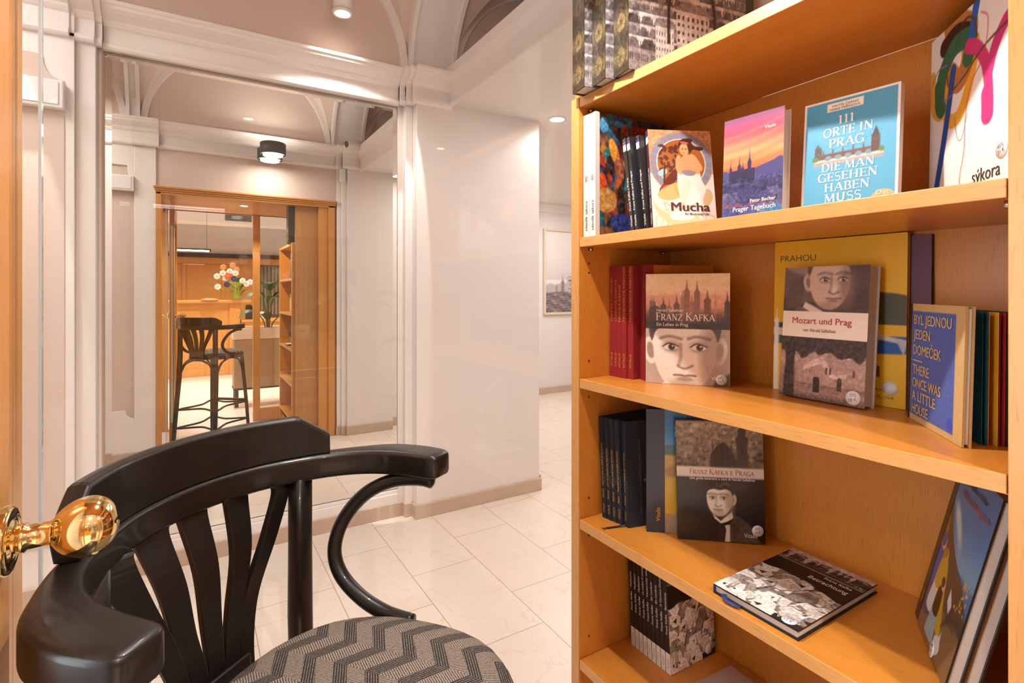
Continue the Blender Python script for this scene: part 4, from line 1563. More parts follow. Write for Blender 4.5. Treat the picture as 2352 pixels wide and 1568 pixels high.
# ------------------------------------------------------------------ painted covers
def head(A, cx, cy, s, skin, shade, hair, dark, turn=0.0, light=-1, ears=(1, 1), hairline=.62, long_hair=False, w=None):
    """generic painted head: cx, cy eye line centre, s half face width (u units)."""
    a = A.asp
    def p(dx, dy): return (cx + dx * s, cy + dy * s / a)
    w = w or .02
    def E(dx, dy, rx, ry, c, rot=0, al=1, ww=None): A.ell(cx + dx * s, cy + dy * s / a, rx * s, ry * s, c, rot, al, ww or w)
    E(0, .35, 1.10, 1.12, hair)
    if long_hair:
        E(-.75, -.35, .52, .95, hair)
    for k, sd in enumerate((-1, 1)):
        if ears[k]:
            E(sd * 1.08, -.12, .24, .46, skin, -sd * 8)
            E(sd * 1.08, -.12, .12, .28, shade, -sd * 8)
    A.blob([p(-.98, .35), p(-.99, -.1), p(-.90, -.65), p(-.62, -1.18), p(-.2, -1.45), p(.25, -1.45), p(.64, -1.15), p(.92, -.62), p(.99, -.1), p(.97, .35), p(.72, .85), p(0, 1.0), p(-.72, .85)], skin, 1, w)
    sh = -light
    E(sh * .85, -.25, .36, 1.05, shade, 0, .75, .22 * s + .02)
    E(0, -1.30, .55, .22, shade, 0, .5, .2 * s + .01)
    # hairline
    A.blob([p(-1.05, .2), p(-.9, hairline), p(-.45, hairline + .18), p(0, hairline + .1), p(.5, hairline + .18), p(.9, hairline), p(1.05, .2), p(1.12, .9), p(.6, 1.42), p(-.6, 1.42), p(-1.12, .9)], hair, 1, w)
    for sd in (-1, 1):
        ex = sd * .44 + turn
        E(ex, .02, .30, .20, shade, 0, .55, .1 * s + .01)
        E(ex, 0, .22, .105, '#e9e2da' if skin != '#c9b0a0' else '#d8cabd')
        E(ex + .02, .005, .105, .105, dark)
        E(ex + .055, .04, .03, .03, '#f2ece4')
        A.curve([p(ex - .26, .02), p(ex - .05, .13), p(ex + .24, .03)], .045 * s, dark, .9)
        A.curve([p(ex - .20, -.08), p(ex, -.13), p(ex + .2, -.07)], .03 * s, shade, .8)
        A.curve([p(ex - .33, .29 - .03 * (sd < 0) * 0), p(ex - .05, .36), p(ex + .33, .28)], .075 * s, dark, .62, .035)
    A.curve([p(turn - .14, .1), p(turn - .13, -.3), p(turn - .20, -.58)], .10 * s, shade, .7, .03)
    A.curve([p(turn - .22, -.62), p(turn - .05, -.70), p(turn + .08, -.68), p(turn + .24, -.60)], .06 * s, dark, .6, .025)
    E(turn + .02, -.45, .10, .14, '#f4ebe2', 0, .5, .04)
    A.curve([p(turn - .34, -.925), p(turn - .12, -.925), p(turn, -.945), p(turn + .14, -.925), p(turn + .34, -.93)], .055 * s, dark, .75, .02)
    E(turn, -1.05, .26, .075, shade, 0, .8, .02)


def art_skyline_face():
    A = Art(120, 166, 1.39, '#b9a398')
    A.grad([(.5, '#2b2120'), (.56, '#4a352f'), (.63, '#8d5c4c'), (.70, '#cf9377'), (.78, '#eab58c'), (.86, '#f2cfa4'), (1, '#edd0a6')], .5, 1)
    A.blob([(0, .78), (.2, .805), (.45, .80), (.7, .81), (1, .79), (1, .70), (0, .70)], '#dd9c80', .7, .03)
    for x, b, h, w_, c in ((.07, .6, .21, .018, '#8f6253'), (.10, .6, .21, .018, '#8f6253'), (.29, .55, .22, .02, '#8f6253'), (.45, .6, .27, .022, '#a87462'), (.50, .6, .355, .034, '#93614f'), (.56, .58, .23, .03, '#a5705c'),
                          (.62, .6, .34, .034, '#8d6056'), (.74, .55, .31, .040, '#7b5245'), (.83, .6, .22, .010, '#b57f6a'), (.965, .52, .32, .032, '#4b3530'), (.22, .53, .26, .036, '#5d4137'), (.38, .53, .28, .034, '#654a40')):
        spire(A, x, b, h, w_, c, tip=.35)
    A.ell(.115, .655, .075, .075, '#5a4038').rect(.04, .19, .5, .65, '#5a4038').rect(.105, .125, .65, .735, '#5a4038')
    A.ell(.38, .70, .035, .04, '#654a40')
    A.grad([(.5, '#2b2120'), (.6, '#3d2e2a')], .5, .555)
    A.mix(np.clip((.66 - A.V) / .14, 0, 1) * (A.V > .5) * .75, '#2f2422')
    A.noise(.02, 40, .5, 1, 1)
    lo = Art(120, 166, 1.39, '#b5a097')
    head(lo, .47, .335, .375, '#eadfd6', '#9c8378', '#4a3a35', '#382a27', turn=.02, light=-1, hairline=.55, w=.015)
    lo.poly([(.20, 0), (.31, 0), (.25, .03)], '#efe8e2').poly([(.80, .0), (1, 0), (1, .12), (.84, .06)], '#4a3d3a', 1, .03)
    lo.rect(0, 1, .5, 1, '#b5a097').noise(.014, 60, 0, 1, 3)
    m = (A.V < .5)[..., None]
    A.c = np.where(m, lo.c, A.c)
    A.mix(((A.V > .497) & (A.V < .503)) * .8, '#d8c8bd')
    return A


def art_praga():
    A = Art(116, 164, 1.42, '#16120f')
    A.grad([(.6, '#5d4a3c'), (.75, '#7c6a58'), (1, '#a4907a')], .6, 1)
    A.noise(.10, 26, .6, .98, 5)
    A.poly([(.40, .6), (.40, .72), (.47, .79), (.55, .83), (.62, .78), (.74, .60)], '#2b221c')
    A.poly([(.70, .6), (.70, .80), (.685, .86), (.72, .885), (.71, .93), (.745, .955), (.75, 1), (.775, 1), (.785, .955), (.81, .93), (.80, .885), (.835, .86), (.82, .80), (.82, .6)], '#3d3026')
    A.rect(.75, .775, .74, .80, '#15100d').rect(.755, .77, .96, .985, '#b8a78e')
    for x in (.43, .50, .57, .64):
        spire(A, x, .70, .16, .008, '#3d3026')
    A.rect(0, 1, .0, .6, '#17120f')
    for j in range(16):
        A.curve([(.62, .46 - .018 * j), (.75, .464 - .018 * j), (.97, .458 - .018 * j)], .004, '#3a3029', .6)
    A.rect(0, 1, .535, .605, '#ebe2da', .96).mix(np.exp(-((A.V - .605) / .012) ** 2), '#e4dad0').mix(np.exp(-((A.V - .535) / .008) ** 2), '#cfc4ba')
    # figure: suit, collar, tie, head
    A.poly([(.30, 0), (.36, .09), (.45, .17), (.60, .24), (.74, .20), (.86, .13), (.94, 0)], '#57493f', 1, .02)
    A.poly([(.30, 0), (.40, .16), (.47, .20), (.50, 0)], '#1d1613', 1, .02)
    A.poly([(.64, 0), (.60, .22), (.72, .19), (.70, .08)], '#453931', 1, .03)
    A.noise(.03, 60, 0, .24, 6, .45, .95)
    A.poly([(.41, .23), (.50, .17), (.63, .255), (.64, .20), (.52, .145), (.43, .19)], '#f3ede5')
    A.poly([(.50, 0), (.52, .145), (.60, .16), (.60, 0)], '#dfd6cc').poly([(.46, .0), (.49, .13), (.54, .15), (.56, .10), (.54, 0)], '#2a211d')
    A.poly([(.46, .14), (.52, .155), (.62, .18), (.60, .145), (.50, .13)], '#191310')
    head(A, .49, .36, .145, '#f0e6da', '#a8927f', '#1c1512', '#2a1f1a', turn=-.10, light=-1, ears=(0, 1), hairline=.55, w=.012)
    A.line([(.46, .445), (.465, .49)], .012, '#6a5c50', .8, .02).curve([(.50, .46), (.55, .485), (.60, .47)], .02, '#9c8d80', .6, .03)
    return A


def art_composer():
    A = Art(116, 184, 1.59, '#4a3b3a')
    A.mix(np.exp(-(((A.U - .75) / .35) ** 2 + ((A.V - .9) / .12) ** 2)) * .5, '#6a5653')
    A.ell(.25, .92, .34, .32, '#6b5853', 0, 1, .05).blob([(.05, .98), (.30, .93), (.40, .99), (.3, 1.02), (.1, 1.02)], '#9b8781', .8, .05)
    A.blob([(.02, .72), (.10, .88), (.25, .90), (.24, .75), (.16, .68)], '#5e4c48', 1, .03)
    head(A, .56, .895, .235, '#c9b0a0', '#84695e', '#5a4843', '#3a2b28', turn=.22, light=-1, ears=(1, 0), hairline=.9, w=.02)
    A.rect(0, 1, .68, .70, '#4a3b3a', 0)
    A.poly([(.22, .64), (.28, .73), (.38, .70), (.50, .66), (.50, .62)], '#d9c9bd', 1, .02).poly([(.1, .62), (.2, .70), (.28, .68), (.44, .62)], '#6d5a55', 1, .02)
    A.noise(.015, 50, .6, 1, 8)
    A.rect(0, 1, .0, .46, '#8d7069')
    A.grad([(0, '#5b4642'), (.06, '#9c8078'), (.12, '#86695f'), (.30, '#b0938a'), (.46, '#6e5852')], 0, .46)
    A.poly([(.20, .12), (.22, .30), (.36, .36), (.48, .34), (.60, .40), (.80, .34), (.98, .28), (1, .12)], '#a98c84', 1, .01)
    A.poly([(.30, .25), (.50, .30), (.50, .27), (.30, .22)], '#d4beb5').poly([(.34, .27), (.52, .33), (.66, .20), (.80, .22), (.80, .19), (.64, .17), (.50, .28)], '#cdb4ab', 1, .01)
    A.rect(.42, .50, .06, .15, '#2d211f').ell(.46, .15, .04, .04, '#2d211f').rect(.70, .75, .09, .17, '#40302d').ell(.725, .17, .025, .03, '#40302d')
    for x in (.56, .60, .86):
        A.rect(x, x + .03, .20, .25, '#5d4842')
    A.poly([(.60, .40), (.62, .42), (.84, .33), (.80, .32)], '#e0cfc5')
    A.blob([(0, .46), (.5, .46), (1, .46), (1, .36), (.93, .30), (.84, .335), (.72, .32), (.6, .36), (.48, .335), (.42, .36), (.28, .30), (.2, .35), (.0, .36)], '#3c2e2c', 1, .015)
    A.poly([(.05, 0), (.07, .3), (.04, .42), (.2, .42), (.18, .28), (.19, 0)], '#33262480'[:7], 1, .02)
    A.noise(.045, 40, 0, .46, 9)
    A.rect(0, 1, .46, .655, '#ebded0')
    return A


def art_sunset():
    A = Art(80, 140, 1.74, '#3b3a5a')
    A.grad([(.46, '#ee5a35'), (.56, '#f47a45'), (.66, '#f79a66'), (.75, '#f0785f'), (.84, '#df4a5e'), (.92, '#a9456f'), (1, '#7a4a78')], .44, 1)
    for k in range(9):
        A.curve([(0, .50 + .045 * k), (.5, .53 + .045 * k), (1, .60 + .045 * k)], .016, '#ffb48a' if k % 2 else '#c94a5e', .35, .05)
    A.blob([(0, .50), (.2, .47), (.5, .49), (.8, .53), (1, .54), (1, .2), (0, .2)], '#45457a', 1, .02)
    for x, b, h in ((.14, .4, .22), (.29, .4, .24), (.35, .4, .20), (.46, .4, .30)):
        spire(A, x, b, h, .032 if h > .22 else .022, '#25234a', tip=.5)
    A.rect(.12, .55, .35, .5, '#25234a')
    A.grad([(0, '#2f3564'), (.2, '#2c2f58'), (.4, '#3a3a66')], 0, .38)
    A.town(.20, 7, 3, ['#4d4d78', '#3d4272', '#5f5a80', '#35396a'], .10, roof='#2a2c55').town(.05, 6, 5, ['#4b5590', '#6a74a8', '#3a4280'], .09, roof='#7a4a60')
    A.ell(.85, .08, .16, .12, '#2f7fb5', 0, .8, .1).noise(.05, 30, 0, .42, 4)
    return A


def art_blue_guide():
    A = Art(100, 142, 1.42, '#f3f1ee')
    A.rect(.028, .972, .02, .98, '#52a5cc')
    A.rect(.26, .64, .885, .955, '#f3ead2').rect(.27, .63, .89, .95, '#f7f2e2')
    # a toy bridge between two towers
    y = .055
    A.poly([(.13, .375 + y), (.86, .375 + y), (.86, .41 + y), (.13, .415 + y)], '#9c9a96').poly([(.14, .41 + y), (.85, .405 + y), (.85, .425 + y), (.14, .43 + y)], '#c9c3ba')
    A.poly([(.22, .43 + y), (.80, .43 + y), (.80, .475 + y), (.22, .475 + y)], '#6d4334')
    for k in range(5):
        A.ell(.29 + .105 * k, .435 + y, .036, .03, '#6f8fa0').line([(.235 + .105 * k, .475 + y), (.235 + .105 * k, .505 + y)], .012, '#4d3d36')
    A.poly([(.14, .43 + y), (.14, .53 + y), (.17, .57 + y), (.20, .54 + y), (.22, .53 + y), (.22, .43 + y)], '#54494a').ell(.15, .44 + y, .035, .03, '#5d7a35')
    A.poly([(.73, .43 + y), (.73, .56 + y), (.745, .565 + y), (.775, .63 + y), (.80, .565 + y), (.815, .56 + y), (.815, .43 + y)], '#533a35').poly([(.735, .56 + y), (.775, .635 + y), (.81, .56 + y)], '#3b2f3a')
    A.ell(.83, .44 + y, .03, .03, '#5d7a35').noise(.02, 50, .44, .68, 3, .13, .86)
    A.ell(.86, .10, .115, .10, '#e9b06a')
    return A


def art_ring_lady():
    """generic decorative poster: ringed disc, plain seated figure in pale drapery, foliage."""
    A = Art(116, 180, 1.56, '#ece0d8')
    A.mix(((A.V > .55)) * 1.0, '#d59a72')
    A.noise(.06, 40, .6, 1, 2)
    A.rect(0, 1, 0, .42, '#efe4de')
    A.ell(.50, .66, .50, .50, '#c98a5c').ell(.50, .66, .485, .485, '#8196bd').ell(.50, .66, .385, .385, '#efe2dc').ell(.50, .66, .372, .372, '#a9632c')
    for k in range(22):
        a = R(-60 + k * 300 / 21)
        A.ell(.50 + .435 * math.cos(a), .66 + .435 * math.sin(a) / 1.56, .034, .034, '#cf8a50', 0, 1).ell(.50 + .435 * math.cos(a), .66 + .435 * math.sin(a) / 1.56, .046, .046, '#5f78ac', 0, .35)
    rs = random.Random(5)
    for k in range(26):
        x, y = .18 + .26 * rs.random(), .58 + .26 * rs.random()
        A.ell(x, y, .045, .022, '#5b2f22', rs.uniform(0, 180))
    A.ell(.20, .56, .08, .05, '#a8cdd0', 30).poly([(.20, .44), (.23, .44), (.25, .66), (.23, .66)], '#4a2820')
    A.blob([(.15, .40), (.45, .62), (.55, .60), (.42, .50), (.30, .42)], '#d9603c').blob([(.2, .45), (.4, .60), (.52, .58), (.36, .47)], '#5a2318', .9)
    A.curve([(.52, .58), (.35, .46), (.2, .43), (.14, .36), (.2, .30), (.27, .315)], .02, '#5a2318')
    A.blob([(.12, .36), (.36, .45), (.60, .46), (.50, .34), (.30, .28), (.14, .30)], '#e3b878').blob([(.35, .40), (.55, .45), (.62, .38), (.5, .30)], '#d7a866')
    A.blob([(.72, .36), (.90, .40), (.96, .32), (.86, .22), (.72, .24)], '#d8b98a')
    # figure
    A.blob([(.46, .62), (.62, .66), (.76, .62), (.80, .50), (.86, .40), (.80, .28), (.84, .16), (.74, .10), (.52, .12), (.46, .28), (.42, .44)], '#f3ebe4')
    A.blob([(.45, .48), (.55, .51), (.64, .46), (.60, .38), (.50, .22), (.46, .30)], '#f0d9c2', .8)
    A.blob([(.44, .66), (.56, .74), (.66, .74), (.76, .68), (.78, .56), (.70, .56), (.60, .58), (.50, .57)], '#dfa473')
    A.blob([(.43, .72), (.49, .73), (.53, .58), (.48, .54), (.41, .60)], '#dfa473').blob([(.64, .74), (.72, .74), (.83, .62), (.78, .58), (.68, .62)], '#dfa473')
    A.blob([(.50, .58), (.62, .59), (.72, .57), (.68, .535), (.55, .535)], '#9a8c90')
    A.ell(.585, .835, .115, .12, '#4d2418').ell(.56, .80, .075, .095, '#e2a877').ell(.60, .885, .10, .045, '#4a2016', 12).ell(.57, .868, .07, .02, '#c0705a', -8)
    A.blob([(.62, .86), (.72, .84), (.86, .82), (.82, .79), (.70, .80), (.64, .76)], '#4d2418')
    A.ell(.535, .805, .012, .008, '#2c1510').ell(.585, .805, .012, .008, '#2c1510').ell(.553, .765, .014, .006, '#b04a3a')
    for k in range(16):
        x = .08 + .055 * k
        A.curve([(x, 0), (x + .10 * math.sin(k), .12), (.45 + .3 * math.sin(k * 2.1), .26)], .006, '#b99a72', .7)
    A.blob([(.02, .28), (.12, .20), (.30, .12), (.42, .07), (.30, .04), (.10, .14)], '#efcf9f').blob([(.34, .0), (.5, .12), (.7, .14), (.72, 0)], '#eccf9a', .8)
    A.blob([(.30, .17), (.62, .19), (.62, .10), (.32, .09)], '#f4efec')
    return A


def art_ribbons():
    """plain flat bands and loops on white."""
    A = Art(130, 166, 1.27, '#efece8')
    for P, w_, c in (
        ([(.03, .78), (.06, .60), (.16, .54), (.24, .58), (.26, .68)], .09, '#e2a63a'),
        ([(.22, .56), (.28, .48), (.40, .47), (.50, .55), (.58, .70), (.60, .80)], .10, '#e9ad3d'),
        ([(.30, .72), (.40, .66), (.50, .72), (.52, .82)], .16, '#c07a35'),
        ([(.30, 1.0), (.42, .93), (.52, .88)], .22, '#b98040'),
        ([(.20, .90), (.36, .92), (.50, .88)], .13, '#32201c'),
        ([(.14, .62), (.17, .74), (.26, .82), (.36, .86), (.50, .85), (.55, .80), (.52, .75)], .14, '#2b6b4b'),
        ([(.13, .70), (.14, .60), (.17, .57)], .13, '#2b6b4b'),
        ([(.06, -.02), (.12, .14), (.20, .34), (.27, .54), (.33, .74)], .075, '#1f4fa0'),
        ([(.55, .84), (.62, 1.02)], .08, '#1d63b8'),
        ([(.52, .80), (.62, .76), (.72, .66), (.76, .52), (.75, .45)], .095, '#d03a80'),
        ([(.76, .60), (.82, .70), (.92, .78), (1.02, .80)], .09, '#d03a80'),
        ([(.745, .50), (.75, .44), (.75, .40)], .13, '#d03a80'),
    ):
        A.curve(P, w_, c)
    A.curve([(.24, .74), (.30, .64), (.46, .66), (.70, .74), (1.02, .78)], .016, '#5a4a2c')
    A.curve([(.36, .84), (.46, .95), (.58, .92), (.62, .82)], .018, '#4c4330')
    A.curve([(.03, .74), (.12, .80), (.24, .79)], .012, '#8379a6').curve([(.20, .60), (.36, .62), (.46, .70)], .012, '#8379a6')
    A.curve([(.66, .92), (.74, .86), (.70, .70), (.56, .60), (.50, .46), (.49, .28), (.44, .14), (.45, .0)], .009, '#d4554a')
    A.curve([(.36, .48), (.40, .36), (.46, .35), (.52, .46)], .008, '#75706a')
    return A


def art_expressive(asp=1.1):
    A = Art(120, 132, asp, '#2c2628')
    rs = random.Random(11)
    cols = ['#2d5f8f', '#e09a3c', '#b8452e', '#3b2a2c', '#27486e', '#6b2f28', '#1f7083', '#d96a2e', '#5a3a30', '#22335e', '#8d5a3e', '#243a7c']
    for k in range(150):
        x, y, a = rs.random(), rs.random(), rs.uniform(-40, 40) + 90
        A.ell(x, y, rs.uniform(.05, .16), rs.uniform(.02, .05), rs.choice(cols), a, .85, .02)
    A.ell(.10, .90, .05, .07, '#4a95c8').ell(.28, .93, .06, .03, '#3f86b8').ell(.22, .70, .05, .12, '#e8a246', 20).ell(.28, .56, .05, .1, '#a8654a', 20)
    A.ell(.12, .30, .13, .11, '#c4914c').ell(.30, .12, .12, .09, '#27408f').ell(.08, .45, .05, .07, '#dd5a2c').ell(.55, .9, .14, .05, '#7c1f1f').ell(.08, .05, .15, .04, '#7d5a40').ell(.40, .52, .03, .16, '#2a7f92', -20)
    A.noise(.07, 40, 0, 1, 12)
    return A


def art_city_ink():
    A = Art(150, 150, 1.0, '#9a9294')
    A.grad([(0, '#a39b9c'), (.5, '#8d8688'), (.75, '#7a7476'), (.88, '#6d6669')], 0, .885)
    A.grad([(.86, '#e3a3c0'), (1, '#dd8fb4')], .86, 1)
    rs = random.Random(4)
    for row in range(11):
        v = .80 - .075 * row
        n = 22 - row
        x = -.02
        while x < 1.02:
            w_ = (1 / n) * rs.uniform(.5, 1.5)
            h = .030 + .005 * row
            c = rs.choice(['#d7d2d2', '#c3bdbe', '#b0a9aa', '#8f888a'])
            A.poly([(x, v - .1), (x + w_, v - .1), (x + w_, v + h), (x + w_ * .5, v + h * 1.3), (x, v + h)], c)
            A.poly([(x - .005, v + h), (x + w_ + .005, v + h), (x + w_ * .75, v + h * 1.75), (x + w_ * .25, v + h * 1.75)], rs.choice(['#5d5659', '#4b4548', '#6f686b']))
            k = max(2, int(w_ / .014))
            for q in range(k):
                A.rect(x + w_ * (q + .3) / k, x + w_ * (q + .7) / k, v + h * .1, v + h * .6, '#433d40', .85)
            x += w_ * 1.02
    for (x, y, w_, h) in ((.36, .20, .26, .20), (.20, .08, .14, .2)):
        A.rect(x, x + w_, y, y + h, '#cfcaca')
        for i in range(7):
            for j in range(4):
                A.rect(x + w_ * (i + .25) / 7, x + w_ * (i + .7) / 7, y + h * (j + .3) / 4.4, y + h * (j + .75) / 4.4, '#443e41')
        A.poly([(x - .02, y + h), (x + w_ + .02, y + h), (x + w_ * .85, y + h + .05), (x + w_ * .15, y + h + .05)], '#8a8385')
    A.curve([(.30, .2), (.31, .45), (.42, .60)], .022, '#2c272a').curve([(.66, .2), (.66, .45), (.58, .60)], .022, '#2c272a')
    # a brooding generic mask over the roofs
    A.blob([(.40, .96), (.42, .80), (.50, .72), (.58, .80), (.60, .96), (.5, 1.02)], '#3d3638').ell(.455, .88, .035, .014, '#8b8284', -14).ell(.545, .88, .035, .014, '#8b8284', 14).line([(.5, .90), (.5, .79)], .014, '#6d6467').curve([(.45, .765), (.5, .775), (.55, .765)], .014, '#1f1a1c')
    A.ell(.5, .50, .05, .035, '#c9c3c4').noise(.06, 60, 0, .86, 6)
    return A


def art_clock_spine():
    A = Art(40, 200, 5.0, '#2c2417')
    for v in (.10, .30, .52, .72, .90):
        A.mix(np.exp(-((A.V - v) / .05) ** 2) * .75, '#6e5c3c')
        A.ell(.5, v, .34, .34, '#43361f', 0, .7).ell(.5, v, .27, .27, '#7d6a45', 0, .8)
        for k in range(12):
            a = k * math.pi / 6
            A.line([(.5, v), (.5 + .27 * math.cos(a), v + .27 * math.sin(a) / 5)], .03, '#3a2e1a', .7)
    A.noise(.05, 14, 0, 1, 3)
    return A


def art_yellow_town():
    A = Art(110, 142, 1.29, '#e9b414')
    A.blob([(.50, .56), (.62, .62), (.80, .66), (1.05, .62), (1.05, .47), (.5, .47)], '#4d4c31', 1, .01)
    A.rect(.3, 1.1, .30, .475, '#e9b414')
    A.blob([(.35, .28), (.60, .27), (.80, .30), (1.05, .32), (1.05, .40), (.85, .40), (.65, .34), (.4, .33)], '#22569c')
    A.curve([(.5, .40), (.70, .41), (.85, .395), (1.0, .375)], .035, '#cfc8ca').poly([(.76, .40), (.82, .40), (.80, .33)], '#cfc8ca').poly([(.93, .39), (1.0, .38), (.98, .30)], '#bdb6ba')
    A.rect(0, .12, .32, .37, '#2b5a48').rect(0, .12, .37, .42, '#d5cdb8').rect(0, .12, .42, .455, '#1e2d3c')
    spire(A, .03, .42, .14, .02, '#efeae2', tip=.7)
    A.rect(.70, .83, .17, .235, '#5b4c4a').rect(.74, .78, .17, .21, '#e9b414')
    return A


def art_pilgrims():
    """sky, dark hill, walking family of figures in folk-painting colours."""
    A = Art(110, 158, 1.43, '#2b78b8')
    A.grad([(.55, '#6aa3cb'), (.72, '#2f86c6'), (1, '#1f6fb0')], .5, 1)
    A.blob([(.0, .80), (.10, .78), (.30, .62), (.55, .52), (.80, .46), (1.05, .30), (1.05, -.05), (-.05, -.05)], '#4a4238', 1, .015)
    A.ell(.30, .72, .14, .045, '#dbe3ea', -35, 1, .05).ell(.42, .66, .14, .04, '#cfd9e2', -40, 1, .05)
    A.blob([(-.05, .66), (.10, .70), (.22, .55), (.30, .40), (.2, .2), (-.05, .3)], '#8a6a35', 1, .03)
    A.blob([(.0, .14), (.3, .22), (.7, .26), (1.05, .24), (1.05, -.05), (-.05, -.05)], '#7a6248', 1, .03)
    A.blob([(-.05, .52), (.12, .56), (.10, .45), (-.05, .40)], '#c9a53a')
    A.blob([(.24, .50), (.40, .46), (.52, .30), (.64, .14), (.54, .12), (.40, .2), (.30, .36)], '#c2a332', 1, .02)
    for x, y, s_, body, skirt, hair in ((.17, .42, 1.0, '#2f4fa8', '#4b4468', '#3450a0'), (.30, .40, .8, '#c9a03a', '#d9d8d4', '#b07a2a'), (.42, .27, .75, '#241c1a', '#8fb0b8', '#2b2220')):
        A.blob([(x - .09 * s_, y), (x + .06 * s_, y + .02), (x + .10 * s_, y - .14 * s_), (x + .14 * s_, y - .30 * s_), (x - .14 * s_, y - .32 * s_), (x - .12 * s_, y - .14 * s_)], skirt)
        A.blob([(x - .08 * s_, y + .06 * s_), (x + .06 * s_, y + .06 * s_), (x + .08 * s_, y - .12 * s_), (x - .10 * s_, y - .12 * s_)], body)
        A.ell(x + .02, y + .105 * s_, .052 * s_, .06 * s_, '#d9a98a').ell(x - .005, y + .12 * s_, .055 * s_, .055 * s_, hair)
    A.poly([(.60, .40), (.70, .34), (.70, .26), (.60, .32)], '#cfdbe0').poly([(.56, .42), (.63, .46), (.74, .36), (.70, .33)], '#5a3a30')
    for k in range(9):
        A.curve([(.62, .18), (.72, .24 + .012 * k), (.86 - .01 * k, .25 + .028 * k)], .014, '#4a382c')
    rs = random.Random(2)
    for k in range(30):
        A.ell(.74 + .2 * rs.random(), .34 + .16 * rs.random(), .012, .010, '#c9a860')
    A.blob([(.56, .10), (.66, .13), (.72, .08), (.66, .03), (.58, .03)], '#cfdcde').poly([(.64, .12), (.67, .17), (.69, .12)], '#cfdcde')
    A.rect(0, 1, 0, .03, '#7a5a3c')
    return A


def art_dream_dunes():
    A = Art(110, 158, 1.43, '#d2ab55')
    A.grad([(.66, '#6ba9d8'), (.8, '#2f86cc'), (1, '#1f72b8')], .66, 1)
    A.blob([(-.05, .70), (.3, .71), (.7, .70), (1.05, .70), (1.05, .60), (-.05, .62)], '#4b7476')
    A.blob([(-.05, .60), (.2, .63), (.5, .62), (1.05, .62), (1.05, .2), (-.05, .3)], '#c8a561', 1, .02).blob([(.2, .50), (.4, .56), (.5, .46), (.35, .42)], '#a98a55', 1, .05)
    A.blob([(-.05, .40), (.3, .45), (.6, .48), (1.05, .4), (1.05, .1), (-.05, .1)], '#d9b23f', 1, .05)
    A.grad([(0, '#9a8f88'), (.12, '#a89a86'), (.22, '#c3a45a')], 0, .16)
    A.blob([(.52, .46), (.62, .48), (.66, .34), (.62, .26), (.54, .28)], '#2f7fc0')
    A.blob([(.50, .30), (.64, .30), (.74, .10), (.66, .02), (.40, .03), (.36, .08)], '#7f84b0')
    for k in range(6):
        A.curve([(.54 + .02 * k, .28), (.48 + .04 * k, .14), (.42 + .055 * k, .05)], .010, '#5d6290')
    A.ell(.58, .51, .045, .05, '#1f6a9c').ell(.53, .46, .04, .02, '#3a8fc8', 30)
    return A


def art_ink_stones(seed=1):
    """crowd of dark figures on top, black title band, pale standing stones below."""
    A = Art(110, 176, 1.6, '#17120f')
    A.grad([(.78, '#a8928a'), (1, '#b9a49c')], .79, 1)
    rs = random.Random(seed)
    for k in range(26):
        x = rs.random()
        A.blob([(x - .03, .80), (x - .035, .87), (x, .90 + .03 * rs.random()), (x + .035, .87), (x + .02, .80)], rs.choice(['#2a211d', '#3a2e29', '#1d1613']))
        A.line([(x - .012, .79), (x - .015, .83)], .010, '#c9b8ae').line([(x + .012, .79), (x + .02, .83)], .010, '#c9b8ae')
        A.ell(x, .915 + .02 * rs.random(), .028, .022, rs.choice(['#2a211d', '#4a3a33', '#8a766c']))
    A.noise(.08, 40, .79, 1, seed)
    A.blob([(-.1, -.1), (-.1, .58), (.3, .60), (.6, .55), (1.1, .46), (1.1, -.1)], '#8d8078', 1, .03)
    for i in range(84):
        y = .56 - .62 * i / 84 + rs.uniform(-.03, .03)
        x = rs.uniform(-.05, 1.05)
        y -= .10 * max(0, x - .35) * (1 if y > .3 else .3)
        h, w_, a_ = rs.uniform(.08, .15), rs.uniform(.07, .14), rs.uniform(-.5, .5)
        P_ = []
        for k in range(6):
            t_ = k * math.pi / 3 + rs.uniform(-.35, .35)
            r_ = rs.uniform(.75, 1.1)
            P_.append((x + w_ * r_ * math.cos(t_) - a_ * h * r_ * math.sin(t_) * .5, y + h * r_ * math.sin(t_) * .62))
        c_ = rs.choice(['#f0eae4', '#e6ded6', '#c9bfb6', '#a3968d', '#d8cfc6', '#8d8078', '#f4efe9'])
        A.poly([(px + .012, py - .010) for px, py in P_], '#2b241f', .75, .02).poly(P_, c_)
        if rs.random() < .5:
            A.line([P_[1], P_[2], P_[3]], .016, '#f6f1eb')
        if rs.random() < .25:
            A.poly([(x - .05, y), (x + .03, y + .02), (x + .02, y - .03)], '#2a2620')
    A.noise(.07, 60, 0, .60, seed + 1)
    A.blob([(-.02, .80), (-.02, .60), (.12, .58), (.30, .63), (.45, .60), (.60, .585), (.8, .54), (1.02, .52), (1.02, .80)], '#17120f')
    A.rect(-.1, 1.1, .785, .80, '#cdbfb6', .6)
    A.rect(.70, 1, 0, .055, '#2a2521')
    return A


def art_house_kraft():
    A = Art(90, 92, 1.02, '#c3a26c')
    A.rect(.06, .855, .05, .93, '#4d5fa6').ell(.80, .115, .05, .05, '#3b4cb0')
    A.noise(.012, 80, 0, 1, 2)
    return A


